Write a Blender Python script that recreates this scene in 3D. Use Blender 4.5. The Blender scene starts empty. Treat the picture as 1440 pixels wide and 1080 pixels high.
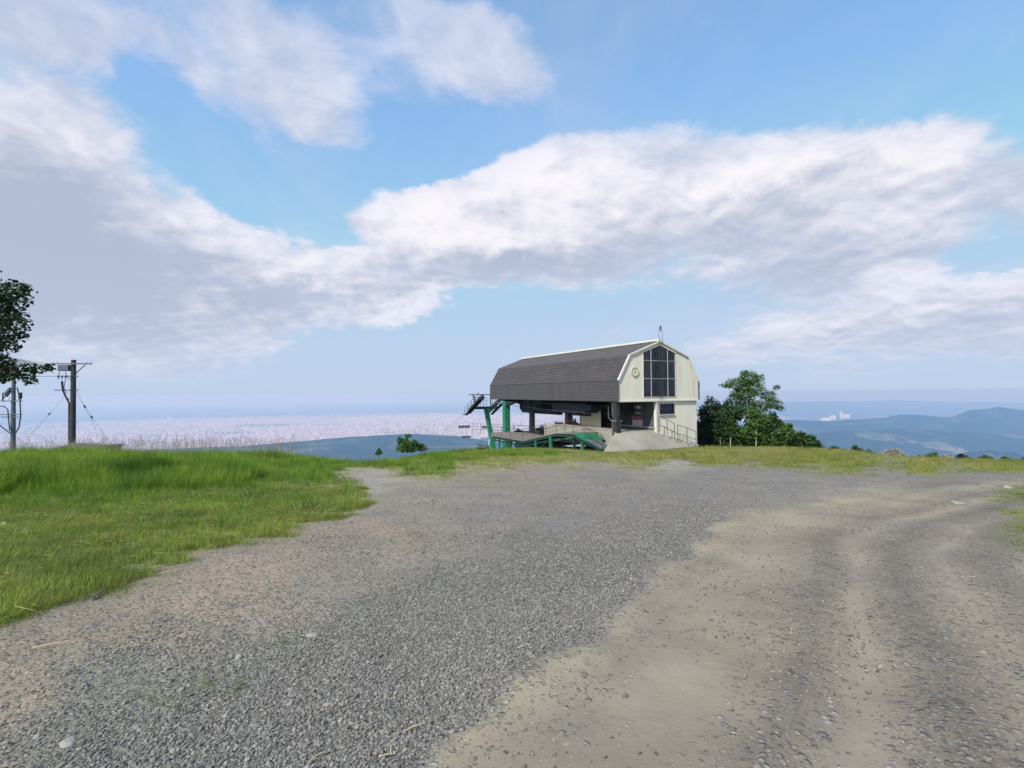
import bpy, math, random
import numpy as np
from mathutils import Vector, Matrix
random.seed(7); rng = np.random.default_rng(7)
S = bpy.context.scene
COL = S.collection
PI = math.pi

# ------------------------------------------------------------------ camera
FPX, PITCH, ROLL = 700.0, 0.0175, 0.007
cp, sp_ = math.cos(PITCH), math.sin(PITCH)
R0 = Vector((1, 0, 0)); U0 = Vector((0, -sp_, cp)); FW = Vector((0, cp, sp_))
RR = R0*math.cos(ROLL) - U0*math.sin(ROLL); UU = R0*math.sin(ROLL) + U0*math.cos(ROLL)
cam = bpy.data.objects.new('camera', bpy.data.cameras.new('camera')); COL.objects.link(cam)
cam.matrix_world = Matrix(((RR.x, UU.x, -FW.x, 0), (RR.y, UU.y, -FW.y, 0), (RR.z, UU.z, -FW.z, 0), (0, 0, 0, 1)))
cam.data.sensor_width = 36; cam.data.lens = FPX/1440*36
cam.data.clip_start = 0.1; cam.data.clip_end = 200000
S.camera = cam

def ray(px, py):
    return RR*(px-720) + UU*(540-py) + FW*FPX
def at(px, py, D):                       # world point seen at that spot of the view, D metres ahead
    d = ray(px, py); return d*(D/d.y)

# ------------------------------------------------------------------ sky, sun, exposure
SUN_EL, SUN_AZ = math.radians(42), math.radians(38)   # azimuth: degrees to the left of straight behind the camera
sun_from = Vector((-math.sin(SUN_AZ)*math.cos(SUN_EL), -math.cos(SUN_AZ)*math.cos(SUN_EL), math.sin(SUN_EL)))
sl = bpy.data.lights.new('sun', 'SUN'); sl.energy = 3.5; sl.angle = math.radians(1.5); sl.color = (1, .94, .86)
so = bpy.data.objects.new('sun', sl); COL.objects.link(so)
so.rotation_euler = sun_from.to_track_quat('Z', 'Y').to_euler()

W = bpy.data.worlds.new('World'); S.world = W; W.use_nodes = True
W.cycles.sampling_method = 'MANUAL'; W.cycles.sample_map_resolution = 1024
nt = W.node_tree; nt.nodes.clear()
class G:
    """small node-tree writer"""
    def __init__(s, tree): s.t = tree
    def n(s, typ, **kw):
        nd = s.t.nodes.new(typ)
        for k, v in kw.items():
            if k.startswith('i_'):
                k = k[2:]; k = int(k) if k.isdigit() else k.replace('_', ' ')
                s.put(nd.inputs[k], v)
            else: setattr(nd, k, v)
        return nd
    def put(s, sock, v):
        if hasattr(v, 'links') or isinstance(v, bpy.types.NodeSocket): s.t.links.new(v, sock)
        else: sock.default_value = v
    def m(s, op, a, b=0.0, c=None, clamp=False):
        nd = s.t.nodes.new('ShaderNodeMath'); nd.operation = op; nd.use_clamp = clamp
        s.put(nd.inputs[0], a); s.put(nd.inputs[1], b)
        if c is not None: s.put(nd.inputs[2], c)
        return nd.outputs[0]
    def vm(s, op, a, b=None):
        nd = s.t.nodes.new('ShaderNodeVectorMath'); nd.operation = op
        s.put(nd.inputs[0], a)
        if b is not None: s.put(nd.inputs[1], b)
        return nd.outputs[0]
    def mix(s, f, a, b, blend='MIX'):
        nd = s.t.nodes.new('ShaderNodeMix'); nd.data_type = 'RGBA'; nd.blend_type = blend
        s.put(nd.inputs[0], f)
        for k, v in ((6, a), (7, b)):
            if isinstance(v, tuple) and len(v) == 3: v = v+(1,)
            s.put(nd.inputs[k], v)
        return nd.outputs[2]
    def ss(s, x, lo, hi, a=0.0, b=1.0):
        nd = s.t.nodes.new('ShaderNodeMapRange'); nd.interpolation_type = 'SMOOTHSTEP'
        s.put(nd.inputs[0], x); nd.inputs[1].default_value = lo; nd.inputs[2].default_value = hi
        nd.inputs[3].default_value = a; nd.inputs[4].default_value = b
        return nd.outputs[0]
    def noise(s, vec, scale, detail=4, rough=.5, dist=0.0, col=False):
        nd = s.n('ShaderNodeTexNoise', i_Vector=vec, i_Scale=scale, i_Detail=detail, i_Roughness=rough, i_Distortion=dist)
        return nd.outputs['Color' if col else 'Fac']
g = G(nt)
SKYK = 0.12
sky = g.n('ShaderNodeTexSky'); sky.sky_type = 'NISHITA'; sky.sun_disc = False
sky.sun_elevation = SUN_EL; sky.sun_rotation = math.pi + SUN_AZ
sky.altitude = 1000; sky.air_density = 1.0; sky.dust_density = 0.6; sky.ozone_density = 1.6
dirv = g.n('ShaderNodeTexCoord').outputs['Generated']
sep = g.n('ShaderNodeSeparateXYZ', i_0=dirv); dx, dy, dz = sep.outputs
az = g.m('ARCTAN2', dx, dy)
el = g.m('ARCSINE', dz)
# position on the cloud deck above the mountain (flattens towards the horizon)
hz = g.m('ADD', g.m('MAXIMUM', dz, 0.0), 0.30)
px_ = g.m('DIVIDE', dx, hz); py_ = g.m('DIVIDE', dy, hz)
deck = g.n('ShaderNodeCombineXYZ', i_0=px_, i_1=py_, i_2=0.0).outputs[0]
ae = g.n('ShaderNodeCombineXYZ', i_0=az, i_1=el, i_2=0.0).outputs[0]
# ragged edges: the whole cloud field is stirred by turbulence
stir = g.vm('SUBTRACT', g.noise(deck, 1.3, 8, .62, col=True), (.5, .5, .5))
stir2 = g.vm('SUBTRACT', g.noise(g.vm('ADD', deck, (3, 8, 0)), 5.5, 8, .66, col=True), (.5, .5, .5))
aew = g.vm('ADD', g.vm('ADD', ae, g.vm('MULTIPLY', stir, (.22, .16, 0))), g.vm('MULTIPLY', stir2, (.085, .07, 0)))
def direction(px, py):
    d = ray(px, py).normalized(); return math.atan2(d.x, d.y), math.asin(d.z)
def blob(px, py, rx, ry, rot, vec):
    a, e = direction(px, py)
    k = math.cos(a)**2*math.cos(e)/700 if abs(a) < 1.2 else .001
    mp = g.n('ShaderNodeMapping', vector_type='TEXTURE', i_Vector=vec, i_Location=(a, e, 0),
             i_Rotation=(0, 0, -math.radians(rot)), i_Scale=(rx*k*1.15, ry*(math.cos(e)**2*math.cos(a))/700*1.15, 1))
    return g.n('ShaderNodeTexGradient', gradient_type='SPHERICAL', i_Vector=mp.outputs[0]).outputs['Fac']
def field(blobs, vec, base):
    acc = base
    for (x, y, rx, ry, rot, w) in blobs:
        acc = g.m('MULTIPLY_ADD', g.ss(blob(x, y, rx, ry, rot, vec), 0, .75), w, acc)
    return acc
CLOUDS = [ # px, py, radii, tilt (screen clockwise), weight
    (-60, 260, 330, 150, 18, 1.0), (60, 190, 150, 85, 25, .6), (140, 330, 420, 130, 8, .9), (350, 395, 330, 85, 5, 1.0), (-60, 400, 400, 130, 0, .8),
    (250, 440, 420, 60, 0, .55), (60, 480, 480, 75, 0, .8), (60, 90, 260, 120, 20, .45), (330, 470, 240, 45, 0, .35), (580, 425, 110, 30, -6, .55), (480, 365, 150, 70, 8, .4),
    (560, 300, 130, 80, -15, .9), (700, 305, 220, 110, -8, 1.1), (850, 280, 230, 110, -6, 1.0), (1010, 285, 230, 105, -3, 1.0),
    (1120, 240, 140, 90, 0, .6), (1180, 300, 260, 110, 5, 1.0), (1275, 240, 120, 85, 20, .8), (800, 215, 100, 50, -10, .4),
    (700, 370, 240, 70, -6, .8), (1050, 400, 300, 60, -5, .7), (1270, 340, 130, 70, 0, .5), (820, 390, 160, 40, 0, .3),
    (1300, 430, 330, 65, -4, 1.0), (1120, 470, 280, 42, -6, .7), (1440, 270, 110, 75, -25, .7), (1480, 440, 250, 80, 0, .8), (1250, 500, 380, 40, 0, .4),
    (330, 80, 300, 140, 25, .62), (440, 140, 200, 85, 35, .42), (560, 70, 280, 110, 0, .5), (700, 90, 200, 75, 10, .6), (80, 30, 330, 90, 5, .6),
    (960, 190, 140, 60, 0, .14), (1000, 60, 120, 70, 50, .16), (1330, 20, 200, 40, 0, .22), (1130, 165, 60, 25, 0, .3), (860, 60, 90, 70, 60, .2), (1400, 60, 110, 80, 0, .2)]
GAPS = [(545, 232, 80, 32, -10, -.8), (460, 245, 90, 35, 25, -.5), (190, 150, 100, 50, 30, -.3), (210, 115, 90, 70, 30, -.45), (300, 235, 130, 60, 30, -.7), (430, 300, 120, 40, 30, -.7), (620, 225, 110, 32, -10, -.6), (1390, 330, 90, 55, 0, -.4),
        (720, 455, 380, 50, -3, -.7), (470, 485, 300, 30, 0, -.3), (930, 430, 90, 40, 0, -.4), (1150, 90, 330, 90, 0, -.3)]
inview = g.m('MULTIPLY', g.ss(g.m('ABSOLUTE', az), .85, 1.2, 1, 0), g.ss(el, .78, 1.0, 1, 0))
far_cov = g.m('MULTIPLY', g.m('SUBTRACT', 1.0, inview), .42)
dens = field(CLOUDS+GAPS, aew, far_cov)
n_big = g.noise(deck, .9, 9, .60, .3); n_fine = g.noise(deck, 3.6, 7, .6, .4)
n_off = g.noise(g.vm('ADD', deck, (-.10, -.16, 0)), .9, 9, .60, .3)
tot = g.m('ADD', dens, g.m('ADD', g.m('MULTIPLY', g.m('SUBTRACT', n_big, .5), 1.35), g.m('MULTIPLY', g.m('SUBTRACT', n_fine, .5), .75)))
wisp = g.ss(g.noise(g.vm('ADD', g.vm('MULTIPLY', deck, (1.0, .55, 1)), (4, 9, 0)), 1.7, 10, .62, .9), .42, .78)
n_puff = g.noise(deck, 9.5, 6, .6, .5)
tot = g.m('ADD', tot, g.m('MULTIPLY', g.m('SUBTRACT', n_puff, .5), .60))
mask = g.m('MAXIMUM', g.ss(tot, .16, .82), g.m('MULTIPLY', wisp, .34))
thick = g.ss(tot, .45, 1.9)
LIGHT = [(30, 170, 190, 70, 25, .6), (620, 330, 120, 60, 0, .9), (560, 280, 110, 55, 0, .7), (700, 250, 120, 50, -10, .8), (800, 230, 130, 50, 0, .6), (850, 300, 160, 60, -10, .5),
         (1000, 240, 160, 50, 0, .7), (1110, 220, 130, 50, 0, .7), (1280, 215, 110, 50, 20, .9), (1250, 290, 130, 60, 20, .4), (430, 355, 190, 45, 10, .8), (110, 310, 190, 50, 15, .4), (580, 432, 90, 22, -5, .8),
         (1300, 385, 240, 28, -4, .7), (1080, 455, 160, 22, -8, .5), (690, 100, 140, 50, 0, .15), (600, 60, 120, 70, 0, -.15), (330, 100, 200, 90, 20, -.2), (750, 350, 120, 35, -10, .3)]
DARK = [(180, 390, 360, 100, 0, 1.15), (30, 290, 220, 90, 10, .8), (640, 390, 190, 45, -5, .9), (760, 370, 150, 40, -5, .6), (960, 340, 160, 50, -5, .5), (1030, 400, 220, 40, 0, .5), (1180, 360, 180, 50, 0, .4), (1300, 460, 280, 60, 0, .6), (-50, 400, 250, 90, 0, .5), (100, 450, 300, 40, 0, .3), (420, 420, 150, 40, 0, .5)]
lite = field(LIGHT, aew, field([b[:5]+(-b[5],) for b in DARK], aew, 0.0))
relief = g.m('MULTIPLY', g.m('SUBTRACT', n_big, n_off), 3.4)
puffs = g.m('MULTIPLY', g.m('SUBTRACT', n_puff, g.noise(g.vm('ADD', deck, (-.025, -.04, 0)), 9.5, 6, .6, .5)), 1.4)
shade = g.ss(g.m('ADD', puffs, g.m('ADD', g.m('ADD', g.m('MULTIPLY', lite, .62), relief), g.m('MULTIPLY', g.m('SUBTRACT', n_fine, .5), 1.25))), -.84, .90)
c_cloud = g.mix(shade, (.335, .37, .475), (.75, .71, .735))
c_cloud = g.mix(g.m('MULTIPLY', g.m('SUBTRACT', 1.0, thick), .35), c_cloud, (.46, .52, .66))
nish = g.vm('MINIMUM', g.vm('MULTIPLY', sky.outputs[0], (SKYK*.62, SKYK*1.46, SKYK*1.76)), (.33, .47, .64))
HORIZON = (.385, .47, .615)
lowband = g.m('POWER', 2.718, g.m('MULTIPLY', g.m('MAXIMUM', el, 0.0), -1.6))
skyc = g.mix(g.m('MULTIPLY', lowband, .90), nish, (.37, .475, .62))
allc = g.mix(g.m('MULTIPLY', mask, g.ss(el, .36, .68, .93, .62)), skyc, c_cloud)
veil = g.m('POWER', 2.718, g.m('MULTIPLY', g.m('MAXIMUM', el, 0.0), -11.0))
allc = g.mix(g.m('MULTIPLY', veil, .92), allc, HORIZON)
allc = g.mix(g.ss(el, -.10, -.02, 1, 0), allc, (.24, .27, .31))
bg = g.n('ShaderNodeBackground', i_Color=allc, i_Strength=1.0)
out = g.n('ShaderNodeOutputWorld', i_Surface=bg.outputs[0])

S.view_settings.view_transform = 'Standard'; S.view_settings.look = 'None'
S.view_settings.exposure = 0.44; S.view_settings.gamma = 1; S.view_settings.use_curve_mapping = False
S.cycles.use_denoising = True; S.cycles.max_bounces = 5; S.cycles.diffuse_bounces = 2; S.cycles.glossy_bounces = 2
S.cycles.transmission_bounces = 4; S.cycles.volume_bounces = 2; S.cycles.transparent_max_bounces = 12
S.cycles.caustics_reflective = False; S.cycles.caustics_refractive = False

# ------------------------------------------------------------------ helpers
def tag(o, label=None, cat=None, group=None, kind=None):
    if label: o['label'] = label
    if cat: o['category'] = cat
    if group: o['group'] = group
    if kind: o['kind'] = kind
    return o
def link(o, parent=None):
    COL.objects.link(o)
    if parent is not None: o.parent = parent
    return o
def empty(name, loc=(0, 0, 0), rz=0, **kw):
    o = bpy.data.objects.new(name, None); o.empty_display_size = .3
    o.location = loc; o.rotation_euler = (0, 0, rz); link(o); return tag(o, **kw)
def copy_tree(o, parent=None):
    c = o.copy(); COL.objects.link(c); c.parent = parent
    for ch in [x for x in bpy.data.objects if x.parent == o and x != c]: copy_tree(ch, c)
    return c
class MB:
    def __init__(s): s.v = []; s.f = []
    def add(s, vs, fs):
        b = len(s.v); s.v += [tuple(v) for v in vs]; s.f += [tuple(i+b for i in f) for f in fs]; return s
    def box(s, c, size, rot=None):
        hx, hy, hz_ = size[0]/2, size[1]/2, size[2]/2
        vs = [Vector((x, y, z)) for x in (-hx, hx) for y in (-hy, hy) for z in (-hz_, hz_)]
        if rot is not None: vs = [rot @ v for v in vs]
        return s.add([v+Vector(c) for v in vs], [(0, 1, 3, 2), (4, 6, 7, 5), (0, 4, 5, 1), (2, 3, 7, 6), (0, 2, 6, 4), (1, 5, 7, 3)])
    def bar(s, p, q, w, h=None, up=(0, 0, 1)):
        p, q = Vector(p), Vector(q); h = h or w; d = (q-p)
        L = d.length; z = d.normalized(); up = Vector(up)
        if abs(z.dot(up)) > .98: up = Vector((1, 0, 0))
        x = z.cross(up).normalized(); y = x.cross(z)
        vs = [p+x*a*w/2+y*b*h/2+z*t*L for t in (0, 1) for a, b in ((-1, -1), (1, -1), (1, 1), (-1, 1))]
        return s.add(vs, [(3, 2, 1, 0), (4, 5, 6, 7), (0, 1, 5, 4), (1, 2, 6, 5), (2, 3, 7, 6), (3, 0, 4, 7)])
    def tube(s, pts, r, n=8, cap=True):
        pts = [Vector(p) for p in pts]; rs = r if isinstance(r, (list, tuple)) else [r]*len(pts)
        rings = []
        x = None
        for i, p in enumerate(pts):
            d = (pts[min(i+1, len(pts)-1)]-pts[max(i-1, 0)]).normalized()
            if x is None: x = d.orthogonal().normalized()
            else: x = (x-d*x.dot(d)).normalized()
            y = d.cross(x)
            rings.append([p+(x*math.cos(2*PI*k/n)+y*math.sin(2*PI*k/n))*rs[i] for k in range(n)])
        b = len(pts)
        vs = [v for rg in rings for v in rg]
        fs = [(i*n+k, i*n+(k+1) % n, (i+1)*n+(k+1) % n, (i+1)*n+k) for i in range(b-1) for k in range(n)]
        if cap: fs += [tuple(range(n))[::-1], tuple((b-1)*n+k for k in range(n))]
        return s.add(vs, fs)
    def prism(s, poly, d):                      # polygon (3D points) pushed along vector d
        n = len(poly); d = Vector(d); a = [Vector(p) for p in poly]
        return s.add(a+[p+d for p in a], [tuple(range(n))[::-1], tuple(range(n, 2*n))]+[(i, (i+1) % n, n+(i+1) % n, n+i) for i in range(n)])
    def build(s, name, mat, parent=None, smooth=False, bevel=0, **kw):
        me = bpy.data.meshes.new(name); me.from_pydata(s.v, [], s.f); me.update()
        me.materials.append(mat)
        if smooth: me.polygons.foreach_set('use_smooth', [True]*len(me.polygons))
        o = bpy.data.objects.new(name, me); link(o, parent)
        if bevel:
            b = o.modifiers.new('bevel', 'BEVEL'); b.width = bevel; b.segments = 1; b.limit_method = 'ANGLE'
        return tag(o, **kw)
def np_mesh(name, v, f, mat, attrs=None, parent=None, smooth=False, **kw):
    me = bpy.data.meshes.new(name); v = np.asarray(v, np.float32); f = np.asarray(f, np.int32); k = f.shape[1]
    me.vertices.add(len(v)); me.vertices.foreach_set('co', v.ravel())
    me.loops.add(f.size); me.loops.foreach_set('vertex_index', f.ravel())
    me.polygons.add(len(f)); me.polygons.foreach_set('loop_start', np.arange(0, f.size, k, dtype=np.int32))
    me.update(calc_edges=True)
    me.polygons.foreach_set('use_smooth', np.full(len(f), smooth))
    for nm, (typ, dat) in (attrs or {}).items():
        a = me.attributes.new(nm, typ, 'POINT')
        a.data.foreach_set('color' if typ == 'FLOAT_COLOR' else ('vector' if typ == 'FLOAT_VECTOR' else 'value'), np.asarray(dat, np.float32).ravel())
    if mat: me.materials.append(mat)
    o = bpy.data.objects.new(name, me); link(o, parent); return tag(o, **kw)

def mat(name, col, rough=.7, metal=0.0, var=.15, vscale=3.0, bump=0.0, bscale=40.0, dirt=None, spec=.3, streak=False):
    """plain painted / cast surface with uneven tone, wear and fine relief"""
    m = bpy.data.materials.new(name); m.use_nodes = True; t = m.node_tree; gg = G(t)
    b = t.nodes['Principled BSDF']; oc = gg.n('ShaderNodeTexCoord').outputs['Object']
    vec = gg.vm('MULTIPLY', oc, (1, 1, .18)) if streak else oc
    n1 = gg.noise(vec, vscale, 6, .6)
    c = gg.mix(gg.ss(n1, .25, .75), tuple(x*(1-var) for x in col), tuple(min(1, x*(1+var)) for x in col))
    if dirt:
        n2 = gg.noise(gg.vm('ADD', vec, (7, 3, 1)), vscale*2.3, 8, .65)
        c = gg.mix(gg.m('MULTIPLY', gg.ss(n2, .52, .78), dirt[3]), c, dirt[:3])
    gg.put(b.inputs['Base Color'], c); b.inputs['Metallic'].default_value = metal
    gg.put(b.inputs['Roughness'], gg.ss(n1, 0, 1, max(.05, rough-.12), min(1, rough+.12)))
    b.inputs['Specular IOR Level'].default_value = spec
    if bump:
        bn = gg.n('ShaderNodeBump', i_Height=gg.noise(oc, bscale, 5, .6), i_Strength=bump, i_Distance=.02)
        gg.put(b.inputs['Normal'], bn.outputs[0])
    return m
def leafmat(name, c1, c2, trans=.35, rough=.55, attr=None, vary=False):
    m = bpy.data.materials.new(name); m.use_nodes = True; t = m.node_tree; gg = G(t)
    b = t.nodes['Principled BSDF']; o = t.nodes['Material Output']
    if attr: r = gg.n('ShaderNodeAttribute', attribute_name=attr).outputs['Fac']
    else: r = gg.n('ShaderNodeObjectInfo').outputs['Random']
    c = gg.mix(r, c1, c2)
    wp = gg.n('ShaderNodeNewGeometry').outputs['Position']; pn = gg.noise(wp, .55, 5, .6); pm = gg.noise(gg.vm('ADD', wp, (31, 7, 0)), .22, 4, .6)
    c = gg.mix(gg.ss(pn, .3, .7), gg.vm('MULTIPLY', c, (.62, .70, .75)), gg.vm('MULTIPLY', c, (1.25, 1.18, 1.1))) if vary else c
    c = gg.mix(gg.m('MULTIPLY', gg.ss(pm, .45, .75), .45), c, gg.vm('MULTIPLY', c, (1.7, 1.15, 1.6))) if vary else c
    gg.put(b.inputs['Base Color'], c); b.inputs['Roughness'].default_value = rough; b.inputs['Specular IOR Level'].default_value = .25
    tr = gg.n('ShaderNodeBsdfTranslucent', i_Color=gg.mix(.5, c, (c2[0]*1.3, c2[1]*1.3, c2[2]*.8)))
    mx = gg.n('ShaderNodeMixShader', i_0=trans); t.links.new(b.outputs[0], mx.inputs[1]); t.links.new(tr.outputs[0], mx.inputs[2])
    t.links.new(mx.outputs[0], o.inputs['Surface']); return m

M = dict(
    cream=mat('cream_render', (.74, .70, .595), .75, var=.05, vscale=1.2, bump=.15, dirt=(.44, .39, .29, .6), streak=True),
    bars=mat('window_bars', (.42, .42, .40), .6, var=.1), white=mat('white_paint', (.66, .635, .55), .6, var=.05, dirt=(.5, .45, .36, .3)),
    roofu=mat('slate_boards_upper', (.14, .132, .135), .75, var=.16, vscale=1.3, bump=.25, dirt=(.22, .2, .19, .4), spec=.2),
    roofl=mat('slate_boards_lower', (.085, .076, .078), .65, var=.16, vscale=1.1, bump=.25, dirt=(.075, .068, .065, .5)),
    fascia=mat('fascia_sheet', (.082, .077, .082), .6, var=.12, vscale=.9, dirt=(.14, .125, .12, .4), streak=True),
    dark=mat('dark_steel', (.03, .032, .036), .6, var=.3, dirt=(.09, .05, .03, .5)),
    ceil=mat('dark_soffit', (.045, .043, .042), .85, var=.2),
    green=mat('green_paint', (.02, .20, .09), .45, var=.18, vscale=2, dirt=(.02, .12, .055, .6), spec=.5),
    dgreen=mat('dark_green_paint', (.009, .045, .028), .55, var=.3, vscale=2, dirt=(.05, .04, .025, .5)),
    concrete=mat('concrete', (.36, .34, .31), .9, var=.12, vscale=1.5, bump=.4, bscale=25, dirt=(.2, .18, .15, .6)),
    slab=mat('slab_concrete', (.33, .30, .255), .9, var=.14, vscale=.6, bump=.5, bscale=18, dirt=(.2, .18, .15, .6)),
    pier=mat('cream_concrete', (.55, .51, .37), .85, var=.08, bump=.2, dirt=(.30, .24, .15, .5)),
    brown=mat('rusty_column_paint', (.17, .13, .115), .75, var=.25, dirt=(.1, .05, .03, .6)),
    rail=mat('rusty_rail', (.07, .055, .045), .65, var=.3, dirt=(.14, .06, .03, .5)),
    slabd=mat('platform_concrete', (.20, .18, .16), .9, var=.2, bump=.4, dirt=(.10, .09, .08, .6)), wood=mat('weathered_wood', (.17, .155, .135), .9, var=.25, vscale=6, bump=.5, dirt=(.08, .07, .06, .5)),
    woodg=mat('mossy_wood', (.12, .125, .08), .9, var=.25, vscale=5, bump=.4),
    pole=mat('pole_dark', (.055, .055, .06), .85, var=.3, vscale=2, bump=.3),
    polel=mat('pole_pale', (.12, .145, .18), .8, var=.15, vscale=2, bump=.2),
    galv=mat('galvanised', (.36, .39, .42), .45, .4, var=.15),
    paper=mat('paper', (.75, .76, .78), .8, var=.04), red=mat('faded_red', (.5, .14, .12), .6, var=.1), pink=mat('pink_board', (.72, .50, .50), .7, var=.1),
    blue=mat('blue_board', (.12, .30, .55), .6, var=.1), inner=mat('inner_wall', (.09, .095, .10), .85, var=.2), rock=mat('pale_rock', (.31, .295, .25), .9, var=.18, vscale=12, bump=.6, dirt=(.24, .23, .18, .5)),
    straw=mat('straw', (.52, .44, .24), .8, var=.2, vscale=20), bark=mat('birch_bark', (.42, .40, .36), .85, var=.25, vscale=8, bump=.4, dirt=(.10, .09, .08, .7)),
    dbark=mat('dark_bark', (.045, .038, .03), .9, var=.3, vscale=8, bump=.5), white2=mat('chair_white', (.6, .6, .6), .5, var=.05), seat=mat('chair_seat', (.05, .055, .06), .6),
    farwhite=mat('far_white', (.85, .86, .88), .6, var=.02),
)
def glassmat():
    m = bpy.data.materials.new('window_glass'); m.use_nodes = True; t = m.node_tree; gg = G(t); t.nodes.clear()
    fr = gg.n('ShaderNodeLayerWeight', i_Blend=.5)
    wob = gg.n('ShaderNodeBump', i_Height=gg.noise(gg.n('ShaderNodeTexCoord').outputs['Object'], 1.3, 2), i_Strength=.12, i_Distance=.2)
    gl = gg.n('ShaderNodeBsdfGlossy', i_Color=(.9, .95, 1, 1), i_Roughness=.03, i_Normal=wob.outputs[0]); tr = gg.n('ShaderNodeBsdfTransparent', i_Color=(.45, .5, .54, 1))
    mx = gg.n('ShaderNodeMixShader', i_0=gg.m('MULTIPLY_ADD', gg.m('POWER', fr.outputs['Facing'], 5.0), .7, .05)); t.links.new(tr.outputs[0], mx.inputs[1]); t.links.new(gl.outputs[0], mx.inputs[2])
    o = gg.n('ShaderNodeOutputMaterial'); t.links.new(mx.outputs[0], o.inputs['Surface']); return m
M['glass'] = glassmat()

# ------------------------------------------------------------------ ground shape
def px_of(x, y): return 720+700*x/np.maximum(y, 1e-3)
EPX = np.array([-2500, -400, 0, 300, 430, 500, 560, 600, 690, 760, 860, 980, 1060, 1150, 1250, 1350, 1440, 1700, 4000])
ED = np.array([22, 30, 32, 30, 28, 25.5, 28, 32, 41, 47, 52, 52, 47, 40, 30, 26, 23.5, 20, 12])
def vnoise(x, y, f, seed=0):
    x = np.asarray(x, float)*f+seed*17.3; y = np.asarray(y, float)*f-seed*9.1
    xi = np.floor(x).astype(np.int64); yi = np.floor(y).astype(np.int64); fx = x-xi; fy = y-yi
    def h(a, b):
        n = (a*374761393+b*668265263+seed*974711) & 0x7fffffff; n = ((n ^ (n >> 13))*1274126177) & 0x7fffffff
        return ((n ^ (n >> 16)) & 0xffff)/65535.0
    fx = fx*fx*(3-2*fx); fy = fy*fy*(3-2*fy)
    return (h(xi, yi)*(1-fx)+h(xi+1, yi)*fx)*(1-fy)+(h(xi, yi+1)*(1-fx)+h(xi+1, yi+1)*fx)*fy
def fbm(x, y, f, o=4, seed=0):
    return sum(vnoise(x, y, f*2**i, seed+i)*.5**i for i in range(o))/sum(.5**i for i in range(o))
def edge_over(x, y):
    """metres beyond the plateau's rim (negative inside)"""
    front = np.asarray(y, float) > 1
    D = np.interp(px_of(x, y), EPX, ED)
    o = np.where(front, y-D, np.hypot(x, y)-60)
    lat = np.abs(x)-60.0
    return np.maximum(o, lat)
def ground_z(x, y):
    x = np.asarray(x, float); y = np.asarray(y, float)
    base = -1.6-.075*np.clip(y, -60, 60)
    o = np.maximum(edge_over(x, y)+1.5, 0)
    base = base-.42*o*o/(o+5)
    base = base+(fbm(x, y, .35, 3, 3)-.5)*.10*np.clip(np.hypot(x, y)/5, .2, 1)
    base = base+(fbm(x, y, 2.2, 3, 8)-.5)*.035
    # wheel hollows of the packed track
    return base
def gz(x, y): return float(ground_z(x, y))
def on_ground(px, py):
    d = ray(px, py); t = 1.6/max(1e-4, (-d.z-.075*d.y)); p = d*t
    for _ in range(3):
        z = gz(p.x, p.y); t = t*(z/p.z) if p.z else t; p = d*t
    return p

def poly_in(px, py, poly):
    ins = np.zeros(np.shape(px), bool); n = len(poly)
    for i in range(n):
        x1, y1 = poly[i]; x2, y2 = poly[(i+1) % n]
        c = ((y1 > py) != (y2 > py)) & (px < (x2-x1)*(py-y1)/((y2-y1) or 1e-9)+x1); ins ^= c
    return ins
def ground_uv(x, y):
    """where a ground point sits in plan, expressed by the sight line to it (used only to lay out soils)"""
    z = -1.6-.075*y
    Xc = x*RR.x+y*RR.y+z*RR.z; Zc = x*UU.x+y*UU.y+z*UU.z; Yc = x*FW.x+y*FW.y+z*FW.z
    Yc = np.maximum(Yc, .05)
    return 720+700*Xc/Yc, 540-700*Zc/Yc
# soils, laid out in plan: (px, py, r, g, b, stony, grass)
GV, DT, PK, TK, TN, DK, GS, YG = (.185, .18, .165), (.32, .255, .18), (.345, .265, .20), (.30, .245, .19), (.345, .29, .205), (.19, .175, .14), (.10, .12, .035), (.20, .19, .07)
SOIL = []
def soil(c, st, gr, *pts):
    for p in pts: SOIL.append((*p, *c, st, gr))
soil(GV, 1, 0, (200, 1060), (350, 1060), (500, 1060), (600, 1050), (300, 1000), (420, 980), (550, 980), (650, 980), (480, 920), (600, 900), (720, 920), (760, 880), (620, 860), (720, 840), (820, 850), (880, 830), (780, 800), (870, 790), (940, 780), (1000, 730), (900, 750), (660, 1000))
soil((.255, .23, .205), .42, 0, (800, 740), (900, 710), (1000, 700), (1100, 690), (1200, 680), (800, 700), (700, 720), (980, 675), (1100, 670), (1250, 672), (1000, 665), (850, 670), (1300, 685), (1400, 675), (1440, 672))
soil((.31, .26, .205), .4, 0, (450, 820), (550, 790), (640, 780), (700, 740), (620, 700), (820, 690), (350, 880), (500, 830), (650, 690), (560, 690), (620, 740), (700, 670), (760, 680), (560, 720), (840, 655), (760, 660))
soil(DT, .45, 0, (0, 930), (80, 900), (200, 860), (330, 850), (60, 960), (250, 890), (440, 800), (560, 760), (480, 750), (160, 870), (380, 870), (30, 1060), (0, 1000))
soil(PK, .35, 0, (320, 800), (420, 790), (280, 830), (370, 800), (520, 740), (100, 880))
soil((.22, .22, .165), .6, .12, (120, 1010), (180, 960), (260, 950), (330, 930), (250, 990), (100, 960), (400, 900), (520, 850), (600, 820), (660, 800), (740, 760), (40, 1040), (300, 970))
soil(TN, .08, 0, (690, 1030), (760, 990), (820, 940), (880, 880), (930, 840), (965, 800), (990, 775), (1040, 745), (1100, 730), (1180, 715), (1240, 708), (930, 860), (1085, 790), (650, 1080), (1280, 700), (1075, 830), (1060, 860))
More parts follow.
